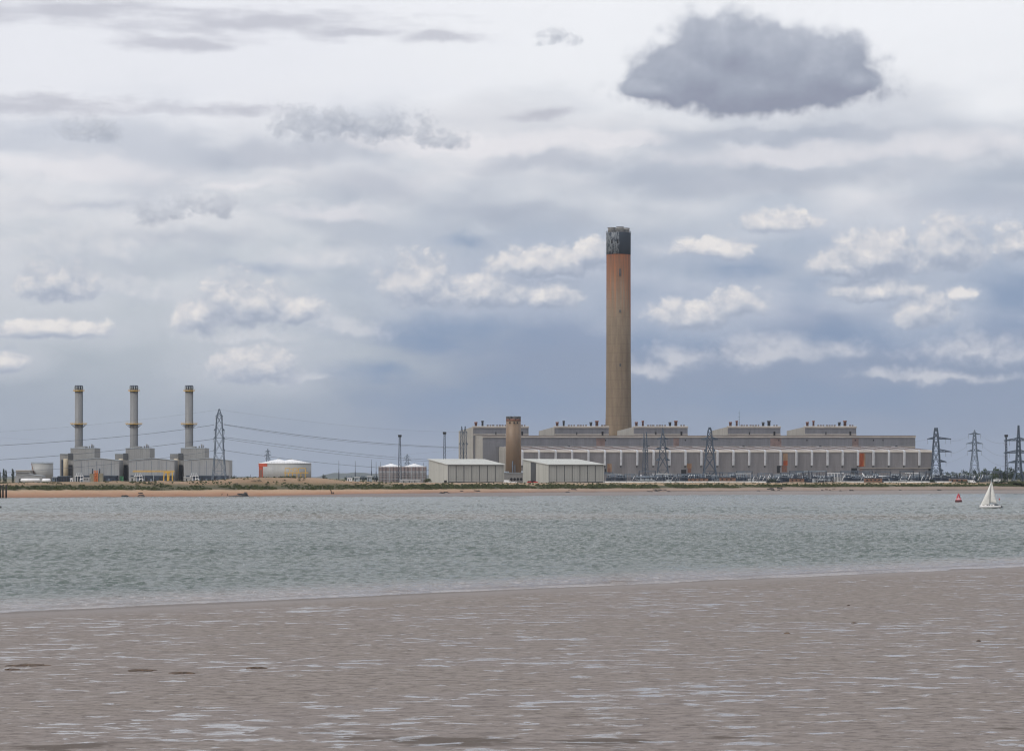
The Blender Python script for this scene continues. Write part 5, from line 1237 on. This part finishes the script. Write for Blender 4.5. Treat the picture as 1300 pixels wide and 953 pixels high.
# ------------------------------------------------------------------ trees and shrubs
def leaf_mesh(name, kind, seed, n=520):
    """unit crown about 1 high, .5 wide radius: many leaf-clump faces in uneven lobes"""
    r = random.Random(seed); vs = []; fs = []
    lobes = []
    if kind == 'poplar': lobes = [(r.uniform(-.04, .04), r.uniform(-.04, .04), .12+i*.085, .115+.05*math.sin(math.pi*min(1, (i+1.5)/11))) for i in range(11)]
    elif kind == 'shrub': lobes = [(r.uniform(-.45, .45), r.uniform(-.4, .4), r.uniform(.15, .5), r.uniform(.18, .32)) for i in range(7)]
    else: lobes = [(r.uniform(-.3, .3), r.uniform(-.3, .3), r.uniform(.30, .80), r.uniform(.13, .25)) for i in range(11)]+[(0, 0, .6, .3)]
    for i in range(n):
        lx, ly, lz, lr = r.choice(lobes)
        d = Vector((r.gauss(0, 1), r.gauss(0, 1), r.gauss(0, 1))).normalized()*lr*(r.random()**.35)*r.uniform(.85, 1.12)
        c = Vector((lx, ly, lz))+d; s_ = r.uniform(.022, .05)*(1.0 if kind != 'poplar' else .8)
        a = Vector((r.gauss(0, 1), r.gauss(0, 1), r.gauss(0, 1))).normalized(); b = a.cross(Vector((r.gauss(0, 1), r.gauss(0, 1), r.gauss(0, 1)))).normalized()
        k = len(vs); vs += [c-a*s_-b*s_*.6, c+a*s_-b*s_*.5, c+a*s_*.7+b*s_, c-a*s_*.6+b*s_*.8]; fs.append((k, k+1, k+2, k+3))
    me = bpy.data.meshes.new(name); me.from_pydata([tuple(v) for v in vs], [], fs); me.update(); return me
def trunk_mesh(h=.45, r=.022):
    mb = MB(); mb.lathe(0, 0, [(-.03, r*1.4), (h*.5, r), (h, r*.5)], 7)
    for a in range(4):
        t = a*1.6+.3; mb.bar((0, 0, h*.55), (.16*math.cos(t), .16*math.sin(t), h*.95), r*.8)
    return mb
TM = {}
def make_tree(kind, m, seed, name):
    me = leaf_mesh('crown', kind, seed, {'poplar': 520, 'shrub': 260}.get(kind, 620)); me.materials.append(M[m])
    mb = trunk_mesh(.8 if kind == 'poplar' else .45, .018 if kind != 'shrub' else .012); tmp = mb.build('trunk', 'bark', None, (0, 0, 0)); tm = tmp.data; bpy.data.objects.remove(tmp)
    return me, tm
for i, (kd, m) in enumerate([('poplar', 'tree2'), ('round', 'tree'), ('round', 'tree2'), ('round', 'tree3'), ('shrub', 'tree'), ('shrub', 'tree2'), ('shrub', 'tree3')]):
    TM[i] = make_tree(kd, m, 30+i, kd)
def tree(name, label, cat, ti, u, vt, wpx, D, group, g=None, vb=None):
    x = W(u, D); g = gz(x, D) if g is None else g; h = max(.5, Z(vt, D)-g); w = wpx*D/F
    o = thing(name, label, cat, (x, D, g), group); wd = {0: .33}.get(ti, .95)
    for nm, me in (('crown', TM[ti][0]), ('trunk', TM[ti][1])):
        c = bpy.data.objects.new(nm, me); COL.objects.link(c); c.parent = o
    o.scale = (w/wd, w/wd, h); o.rotation_euler.z = random.uniform(0, 6.28); return o
for u, vt, w, lb in ((-.5, 597.5, 3.6, 'dark poplar cut by the left edge of the view'), (4.9, 596, 3.4, 'narrow dark poplar, second from the left edge'), (7.6, 597.5, 2.8, 'small dark poplar touching the second one from the left edge'), (16.3, 596.2, 4.0, 'narrow dark poplar standing alone left of the grey tank')):
    tree('poplar_tree', lb, 'tree', 0, u, vt, w, 1560, 'poplars at the far left')
RT = [(1203, 598.2, 9, 2250, 2), (1212, 597.6, 10, 2300, 1), (1219, 598.5, 8, 2200, 3), (1224, 595.5, 8, 2250, 2), (1231, 597, 9, 2300, 1), (1237, 595, 8, 2280, 2), (1244, 596.5, 9, 2250, 1), (1252, 593, 13, 2200, 1),
      (1262, 594.5, 12, 2150, 3), (1269, 591, 14, 2100, 1), (1259, 600, 12, 1950, 1), (1275, 596, 12, 2050, 2), (1284, 592, 14, 2150, 2), (1292, 598, 12, 2100, 1), (1298, 596.5, 12, 2150, 3), (1306, 594, 14, 2150, 1), (1247, 600.5, 10, 1980, 3), (1315, 596, 14, 2150, 2)]
for i, (u, vt, w, D, ti) in enumerate(RT):
    ph = 'left of the three armed pale blue pylon' if u < 1234 else 'between the pale blue pylon and the white hut' if u < 1257 else 'behind the white hut' if u < 1273 else 'round the foot of the rightmost dark pylon'
    tree('tree', 'bushy green tree behind the yard, '+ph, 'tree', ti, u, vt, w, D, 'trees '+ph)
tree('tree', 'rounded green bush tree at the left corner of the left pale shed', 'tree', 3, 542.5, 606.5, 13.5, 1700, None)
tree('tree', 'dark green tree alone between the yard and the shore, left of the raised gallery', 'tree', 2, 980, 607, 14, 1690, None)
tree('tree', 'small dark tree at the end of the mound before the far hills', 'tree', 2, 411, 601.2, 5, 1950, None)
tree('tree', 'dark bush tree right of the right gabled hall', 'tree', 2, 296.5, 602.8, 8, 1700, None)
tree('tree', 'dark tree below the corner pylon at the yard edge', 'tree', 2, 1184, 607.8, 9, 1690, None)
for i in range(16):
    tree('tree', 'dark tree in the low row before the far hills, right of the mound', 'tree', 1+(i % 2), 441+i*5.2, 604.8+random.uniform(-.5, .7), 8.5, 2900, 'low far trees right of the mound')
SH = []
rs = random.Random(5)
for i in range(22): SH.append((rs.uniform(-2, 48), rs.uniform(610.5, 613.5), rs.uniform(4, 9), 1375+rs.uniform(-12, 60)))
for i in range(46): SH.append((rs.uniform(50, 470), None, rs.uniform(2.5, 6.5), 0))
for i in range(66): SH.append((rs.uniform(470, 1320), None, rs.uniform(2, 5.5), 0))
for i in range(14): SH.append((rs.uniform(355, 392), None, rs.uniform(3, 7), -1))
for i in range(16): SH.append((rs.uniform(1215, 1310), 608.5+rs.uniform(-.8, 1.2), rs.uniform(6, 12), 1690+rs.uniform(0, 30)))
for i, (u, vt, w, D) in enumerate(SH):
    if D <= 0:
        k = keyline(u); t = rs.uniform(4.6, 7.2) if D == 0 else rs.uniform(5.6, 6.6); j = int(t); D = k[j][0]+(k[j+1][0]-k[j][0])*(t-j)
    x = W(u, D); g = gz(x, D)
    if vt is None: vt = 606-(g+w*D/F*rs.uniform(.45, .75)-H)/D*F
    ph = next(t for m_, t in ((60, 'below the poplars at the far left'), (165, 'below the left gabled hall and its boiler building'), (235, 'below the yellow crane'), (300, 'below the tallest left pylon'), (400, 'on the mound before the white roofed tanks'), (480, 'below the thin masts'), (545, 'below the rust streaked tank wall'),
        (645, 'below the left pale shed'), (700, 'below the short round stack'), (768, 'below the right pale shed'), (900, 'before the left part of the yard'), (1050, 'between the wide footed pylon and the gallery end'), (1180, 'before the right end of the ribbed hall'), (9999, 'right of the corner pylon')) if u < m_)
    tree('shrub', 'low dark shrub '+ph, 'shrub', 4+i % 3, u, vt, w, D, 'shrubs '+ph, g-.1)
# rough growth on the bank, uncountable
mb = MB()
for i in range(9000):
    u = rs.uniform(-120, 1420); k = keyline(u); left = u < 470
    j = 4+(0 if rs.random() < (.35 if left else .8) else 1+int(rs.random()*2)); t = rs.random(); D = k[j][0]+(k[j+1][0]-k[j][0])*t; x = W(u, D); g = gz(x, D)
    if mnoise.noise(Vector((x*.06, D*.1, 5))) < (-.02 if j > 4 else -.35): continue
    s_ = rs.uniform(.3, 1.1) if j == 4 else rs.uniform(.2, .7); a = rs.uniform(0, 3.14); c, s2 = math.cos(a)*s_, math.sin(a)*s_
    h = s_*rs.uniform(.6, 1.2)
    mb.add([(x-c, D-s2, g-.2), (x+c, D+s2, g-.2), (x+c*.6, D+s2*.6, g+h), (x-c*.7, D-s2*.7, g+h*.8)], [(0, 1, 2, 3)])
    mb.add([(x+s2, D-c, g-.2), (x-s2, D+c, g-.2), (x-s2*.5, D+c*.5, g+h*.9), (x+s2*.8, D-c*.8, g+h*.7)], [(0, 1, 2, 3)])
tag(mb.build('bank_scrub', 'tree3', None, (0, 1400, 0)), 'rough grass and scrub along the top of the far bank', 'scrub', None, 'stuff')
# ------------------------------------------------------------------ things in and by the water
for u, w, lb in ((.6, 1.0, 'leftmost dark timber pile at the left edge'), (3.7, 1.3, 'middle dark timber pile at the left edge'), (7.8, 1.35, 'right dark timber pile at the left edge')):
    D = 1262; x = W(u, D); mb = MB(); r = w*D/F*.85; mb.lathe(x, D, [(-1.5, r), (3, r*.97), (Z(615.3, D)-.15, r*.92), (Z(615.3, D), r*.7)], 12)
    tag(mb.build('timber_pile', 'wood_dark', None, (x, D, 0)), lb, 'pile', 'timber piles at the left edge')
D = 840; x = W(0.2, D); mb = MB(); mb.lathe(x, D, [(-.3, .2), (-.1, .5), (.25, .55), (.6, .3), (.75, .08)], 12); tag(mb.build('mooring_buoy', 'black', None, (x, D, 0)), 'small dark float at the left edge of the water', 'buoy')
k = keyline(422); D = k[3][0]+3; x = W(422, D); g = gz(x, D); o = thing('marker_post', 'dark leaning post with a short stub on the beach, right of the wreck', 'post', (x, D, g))
mb = MB(); mb.bar((x-.3, D, g-.3), (x-.9, D, g+2.3), .45); mb.build('post', 'wood_dark', o); mb = MB(); mb.bar((x+.5, D, g-.3), (x+.3, D, g+.9), .7); mb.build('stub', 'wood_dark', o)
D = 1352; k_ = D/F; o = thing('wreck', 'black low wreck with a lump at its right end, lying at the water edge', 'wreck', (W(295, D), D, 0))
mb = MB(); vs = []; st = [(271, 628.2, .4), (278, 628.3, 1.4), (285, 628.9, 2.0), (293, 629.2, 2.4), (300, 628.6, 2.6), (308, 628.2, 2.6), (316, 629.2, 1.2)]
for u, v, hw in st:
    zt = Z(v, D); xx = W(u, D); vs += [(xx, D-hw, -.3), (xx, D-hw*.8, zt), (xx, D+hw*.8, zt+.1), (xx, D+hw, -.3)]
mb.add(vs, [(i*4+j, i*4+(j+1) % 4, i*4+4+(j+1) % 4, i*4+4+j) for i in range(6) for j in range(4)]+[(0, 1, 2, 3), (27, 26, 25, 24)]); mb.build('hull', 'wood_dark', o)
mb = MB(); mb.lathe(W(311, D), D, [(0, 1.7), (1.0, 1.6), (1.6, 1.2), (1.95, .5), (2.0, .1)], 9); mb.build('deckhouse', 'wood_dark', o)
for u, h in ((281, .9), (288, .7), (303, 1.0)):
    mb = MB(); mb.bar((W(u, D), D, .2), (W(u, D)+.4, D+.2, Z(628.6, D)+h), .3); mb.build('rib', 'wood_dark', o)
# rocks along the foot of the bank
rr = random.Random(9)
for i in range(40):
    u = rr.choice([rr.uniform(140, 180), rr.uniform(258, 320), rr.uniform(560, 610), rr.uniform(720, 780), rr.uniform(815, 850), rr.uniform(930, 1000), rr.uniform(1040, 1300)])
    k = keyline(u); D = k[3][0]+rr.uniform(-6, 16); x = W(u, D); g = gz(x, D); s_ = rr.uniform(.4, 1.3); mb = MB(); vs = []
    for a in range(7):
        t = 2*math.pi*a/7; q = rr.uniform(.7, 1.2); vs += [(x+s_*1.8*q*math.cos(t), D+s_*q*math.sin(t), g-.2)]
    for a in range(7):
        t = 2*math.pi*a/7+.2; q = rr.uniform(.4, .8); vs += [(x+s_*1.8*q*math.cos(t), D+s_*q*math.sin(t), g+s_*rr.uniform(.35, .6))]
    mb.add(vs, [tuple(range(6, -1, -1)), tuple(range(7, 14))]+[(a, (a+1) % 7, 7+(a+1) % 7, 7+a) for a in range(7)])
    tag(mb.build('boulder', 'wood_dark', None, (x, D, g)), 'low dark weedy boulder at the foot of the far shore', 'boulder', 'weedy boulders along the far shore')
# red buoy
D = 1035; k = D/F; x = W(1216.9, D); zw = 0.0; o = thing('channel_buoy', 'red lattice topped channel buoy floating left of the sailing boat', 'buoy', (x, D, 0))
mb = MB(); mb.lathe(x, D, [(-.8, 1.2), (-.1, 1.38), (.75, 1.4), (.95, 1.3), (1.0, .6)], 28); mb.build('float', 'red_dark', o)
zt = Z(627.6, D)
for a in range(4):
    t = math.pi/4+math.pi/2*a; c, s_ = math.cos(t), math.sin(t); mb = MB(); mb.bar((x+1.15*c, D+1.15*s_, .95), (x+.3*c, D+.3*s_, zt), .24); mb.build('leg', 'red_buoy', o)
for i, (z0, z1) in enumerate(((1.0, 1.75), (2.2, 2.5))):
    mb = MB(); r0 = 1.15-(z0-.95)*.85/(zt-.95)+.12; r1 = 1.15-(z1-.95)*.85/(zt-.95)+.12; mb.lathe(x, D, [(z0, r0), (z1, r1)], 20, cap=False); mb.build('band', 'buoy_pale' if i == 0 and 'buoy_pale' in M else 'red_buoy', o)
for s_ in ():
    mb = MB(); mb.prism([(x+s_*.30-.2, D-.72), (x+s_*.30+.2, D-.72), (x+s_*.30+.2, D-.64), (x+s_*.30-.2, D-.64)], 1.8, 3.2); mb.build('radar_plate', 'red_buoy', o)
mb = MB(); mb.lathe(x, D, [(zt-.25, .42), (zt, .42), (zt+.02, .2), (zt+.35, .2), (zt+.5, .06)], 14); mb.build('lantern', 'red_buoy', o)
# sailing boat
D = 836; k = D/F; bx = lambda u: W(u, D); zz = lambda v: Z(v, D)
o = thing('sailing_boat', 'small white yacht under white sails, heading left on the river', 'sailing boat', (bx(1258), D, 0))
mb = MB(); vs = []; st = [(1243.6, .02, 1.02, .15), (1246, .5, .98, 0), (1251, 1.0, .90, -.15), (1257, 1.28, .84, -.2), (1263, 1.25, .82, -.18), (1268, 1.05, .84, -.05), (1270.6, .85, .86, .12)]
N = 9
for u, hw, top, kb in st:
    for i in range(N):
        t = math.pi*i/(N-1); vs.append((bx(u), D-hw*math.cos(t)*(1 if i not in (0, N-1) else 1), kb+(top-kb)*(1-math.sin(t)**.7)))
fs = [(j*N+i, j*N+i+1, (j+1)*N+i+1, (j+1)*N+i) for j in range(len(st)-1) for i in range(N-1)]
fs += [tuple(range(N)), tuple(len(vs)-N+i for i in range(N))]+[(j*N, (j+1)*N, (j+1)*N+N-1, j*N+N-1) for j in range(len(st)-1)]
mb.add(vs, fs, 0, True); hull = mb.build('hull', 'hull_white', o)
mb = MB()
for j in range(len(st)-1):
    a, b = st[j], st[j+1]; mb.prism([(bx(a[0]), D-a[1]*.985-.03), (bx(b[0]), D-b[1]*.985-.03), (bx(b[0]), D-b[1]*.985+.05), (bx(a[0]), D-a[1]*.985+.05)], -.02, .14)
mb.build('waterline_stripe', 'black', hull)
mb = MB(); pts = [(1248.5, 0), (1251, .34), (1259, .42), (1261.5, .40), (1262.4, 0)]
vs = [(bx(u), D+sy*.62*(1 if h else 1.1), .84+h) for sy in (-1, 1) for u, h in pts]; n = 5
mb.add(vs, [tuple(range(n)), tuple(range(2*n-1, n-1, -1))]+[(i, (i+1) % n, n+(i+1) % n, n+i) for i in range(n)]); cb = mb.build('cabin', 'hull_white', o)
for u in (1252, 1255, 1258):
    mb = MB(); mb.box(bx(u), bx(u+1.6), D-.70, D-.63, .95, 1.12); mb.build('window', 'glass_dark', cb)
mh = (bx(1259.2), D, zz(607)); mf = (bx(1254.9), D, .95)
mb = MB(); mb.tube([mf, mh], .07, 8); mb.build('mast', 'steel_pale', o)
lerp = lambda a, b, t: tuple(a[i]+(b[i]-a[i])*t for i in range(3))
hd = lerp(mf, mh, .88); tk = lerp(mf, mh, .10)
def sailm(name, A, B, C, belly, m='sail', n=12):
    """A head, B tack, C clew, with belly towards the viewer"""
    mb = MB(); vs = []; idx = {}
    A, B, C = Vector(A), Vector(B), Vector(C)
    for i in range(n+1):
        for j in range(i+1):
            t = i/n; s_ = j/i if i else 0; p = A+(B-A)*t*(1-s_)+(C-A)*t*s_ ; d = belly*math.sin(math.pi*min(1, s_))*math.sin(math.pi*min(1, t*.95+.02))
            idx[(i, j)] = len(vs); vs.append((p.x, p.y-d, p.z))
    fs = []
    for i in range(n):
        for j in range(i+1):
            fs.append((idx[(i, j)], idx[(i+1, j)], idx[(i+1, j+1)]))
            if j < i: fs.append((idx[(i, j)], idx[(i+1, j+1)], idx[(i, j+1)]))
    mb.add(vs, fs, 0, True); s1 = mb.build(name, m, o)
    md = s1.modifiers.new('thick', 'SOLIDIFY'); md.thickness = .03; return s1
hd2 = (hd[0]+.12, hd[1], hd[2])
ms = sailm('mainsail', hd2, (tk[0]+.12, tk[1], tk[2]+.1), (bx(1264.8), D-.9, zz(638.9)), .35)
js = sailm('jib', (hd[0]-.1, D, hd[2]-.1), (bx(1244.2), D, zz(642.4)), (bx(1255.4), D-.75, zz(640.6)), .45)
for t in (.34, .5, .66, .8):
    a = lerp(hd2, (tk[0], tk[1], tk[2]), t); b = lerp(hd2, (bx(1264.8), D-.9, zz(638.9)), t); b2 = lerp(b, a, .45)
    mb = MB(); mb.bar((b[0], b[1]-.25*math.sin(math.pi*t)*.2-.04, b[2]), (b2[0], b2[1]-.30*math.sin(math.pi*t)-.06, b2[2]), .035); mb.build('batten', 'steel_pale', ms)
mb = MB(); mb.tube([(tk[0], tk[1], tk[2]-.1), (bx(1267.0), D-1.0, zz(640.2))], .06, 6); bo = mb.build('boom', 'steel_dark', o)
mb = MB(); mb.tube([(bx(1261.8), D-.65, zz(640.4)), (bx(1263.5), D-.75, zz(640.6)), (bx(1266.8), D-.98, zz(640.6))], .15, 8); mb.build('sail_cover', 'cloth_dark', bo)
for (a, b) in ((mh, (bx(1243.8), D, 1.0)), (mh, (bx(1270.4), D, .9)), (lerp(mf, mh, .75), (bx(1256), D-1.2, .85)), (lerp(mf, mh, .75), (bx(1256), D+1.2, .85))):
    mb = MB(); mb.tube([a, b], .012, 4); mb.build('stay', 'steel', o)
mb = MB(); mb.tube([(bx(1269.2), D+.5, .85), (bx(1269.3), D+.5, zz(634.5))], .02, 5); fl = mb.build('flag_staff', 'steel_pale', o)
mb = MB(); mb.prism([(bx(1268.5), D+.48), (bx(1269.9), D+.48), (bx(1269.9), D+.52), (bx(1268.5), D+.52)], zz(634.4), zz(632.4)); mb.build('flag', 'cloth_red', fl)
mb = MB(); mb.box(bx(1270.7), bx(1272.2), D-.25, D+.25, .35, .95); mb.bar((bx(1271.4), D, .4), (bx(1271.8), D, -.4), .16); mb.build('outboard_motor', 'black', o)
mb = MB(); mb.bar((bx(1270.6), D-.6, .7), (bx(1273.6), D-.6, .15), .14); mb.build('boarding_ladder', 'steel_dark', o)
mb = MB()
for u in (1262.5, 1265, 1267.5, 1270):
    for sy in (-1, 1): mb.bar((bx(u), D+sy*1.0, .84), (bx(u), D+sy*1.0, 1.4), .03)
for sy in (-1, 1): mb.bar((bx(1262.5), D+sy*1.0, 1.4), (bx(1270), D+sy*1.0, 1.4), .025)
mb.build('guard_rail', 'steel_pale', o)
# birds on the mud and the water
def bird(label, u, v, white=False, L=.38):
    D = H*F/(v-606); x = W(u, D)
    s = (D-229.8-1.054*x)/1.453; g = max(-.006*s, 0) if s < 0 else 0.0
    o = thing('wading_bird' if not white else 'gull', label, 'bird', (x, D, g)); lg = .16 if s < 0 else -.02
    mb = MB(); n = 10; prof = [(-L*.62, .012), (-L*.45, .03), (-L*.15, .075), (L*.12, .085), (L*.3, .05), (L*.38, .035), (L*.46, .045), (L*.54, .04), (L*.58, .012), (L*.8, .006)]
    dz = [.0, .0, 0, .01, .06, .1, .12, .12, .115, .10]
    vs = [(x-p[0], D+p[1]*math.cos(2*math.pi*a/n), g+lg+.08+dz[i]+p[1]*1.1*math.sin(2*math.pi*a/n)) for i, p in enumerate(prof) for a in range(n)]
    mb.add(vs, [(j*n+a, j*n+(a+1) % n, (j+1)*n+(a+1) % n, (j+1)*n+a) for j in range(len(prof)-1) for a in range(n)]+[tuple(range(n)), tuple(len(vs)-n+i for i in range(n))], 0, True)
    mb.build('body', 'feather_white' if white else 'feather', o)
    if s < 0:
        for dx_ in (-.03, .04):
            mb = MB(); mb.bar((x+dx_, D, g-.02), (x+dx_, D, g+lg+.04), .02); mb.build('leg', 'orange', o)
for u, v, w, lb in ((999.5, 811.3, 9, 'dark flat clod of weed on the mud, leftmost of three at the right'), (1084.5, 797.3, 9, 'dark flat clod of weed on the mud, highest of three at the right'), (1242.5, 823.3, 6, 'small dark clod of weed on the mud nearest the right edge'), (1077, 772.5, 4, 'tiny dark clod on the mud close to the water edge'), (38, 851.5, 62, 'broad brown weed mat on the mud at the left edge'), (14, 857.5, 26, 'small brown weed mat just below the broad one at the left edge'), (178, 859.5, 44, 'brown weed mat on the mud, second group from the left edge'), (232, 863.5, 40, 'brown weed mat on the mud right of the second group'), (326, 856.5, 30, 'narrow brown weed mat right of the other mats')):
    D = H*F/(v-606); x = W(u, D); L = w*D/F/2; NP = 11 if w < 20 else 40; mb = MB(); vs = []; g = max(0, .006*-((D-229.8-1.054*x)/1.453))
    for z, q in ((-.05, 1.0), (.03, .9), (.08, .35)):
        for a in range(NP):
            t = 2*math.pi*a/NP; k = q*rr.uniform(.75, 1.15) if w < 20 else q*(.25+1.1*abs(mnoise.noise(Vector((math.cos(t)*1.7+u, math.sin(t)*1.7, q))))+.35*abs(math.cos(t))); vs.append((x+L*k*math.cos(t), D+L*(1.4 if w < 20 else .9)*k*math.sin(t), g+z))
    mb.add(vs, [(j_*NP+a, j_*NP+(a+1) % NP, (j_+1)*NP+(a+1) % NP, (j_+1)*NP+a) for j_ in range(2) for a in range(NP)]+[tuple(range(NP-1, -1, -1)), tuple(range(2*NP, 3*NP))])
    tag(mb.build('weed_clod', 'weed', None, (x, D, g)), lb, 'weed clod', 'weed clods on the mud')
bird('white gull afloat at the right edge, below the sailing boat', 1291.8, 649.5, True, .9)
# ------------------------------------------------------------------ air
bm = bmesh.new(); bmesh.ops.create_cube(bm, size=1); me = bpy.data.meshes.new('haze'); bm.to_mesh(me); bm.free()
hz = link('haze', me); hz.scale = (46000, 30000, 420); hz.location = (0, 14000, 420/2-8)
hm = bpy.data.materials.new('haze_air'); hm.use_nodes = True; nt = hm.node_tree; nt.nodes.clear()
pv = nt.nodes.new('ShaderNodeVolumePrincipled'); pv.inputs['Density'].default_value = 2.4e-5; pv.inputs['Color'].default_value = (.80, .87, 1.0, 1); pv.inputs['Anisotropy'].default_value = .2
oo = nt.nodes.new('ShaderNodeOutputMaterial'); nt.links.new(pv.outputs[0], oo.inputs['Volume']); me.materials.append(hm)
tag(hz, kind='stuff')
for o in bpy.data.objects:
    if '_o' in o: del o['_o']
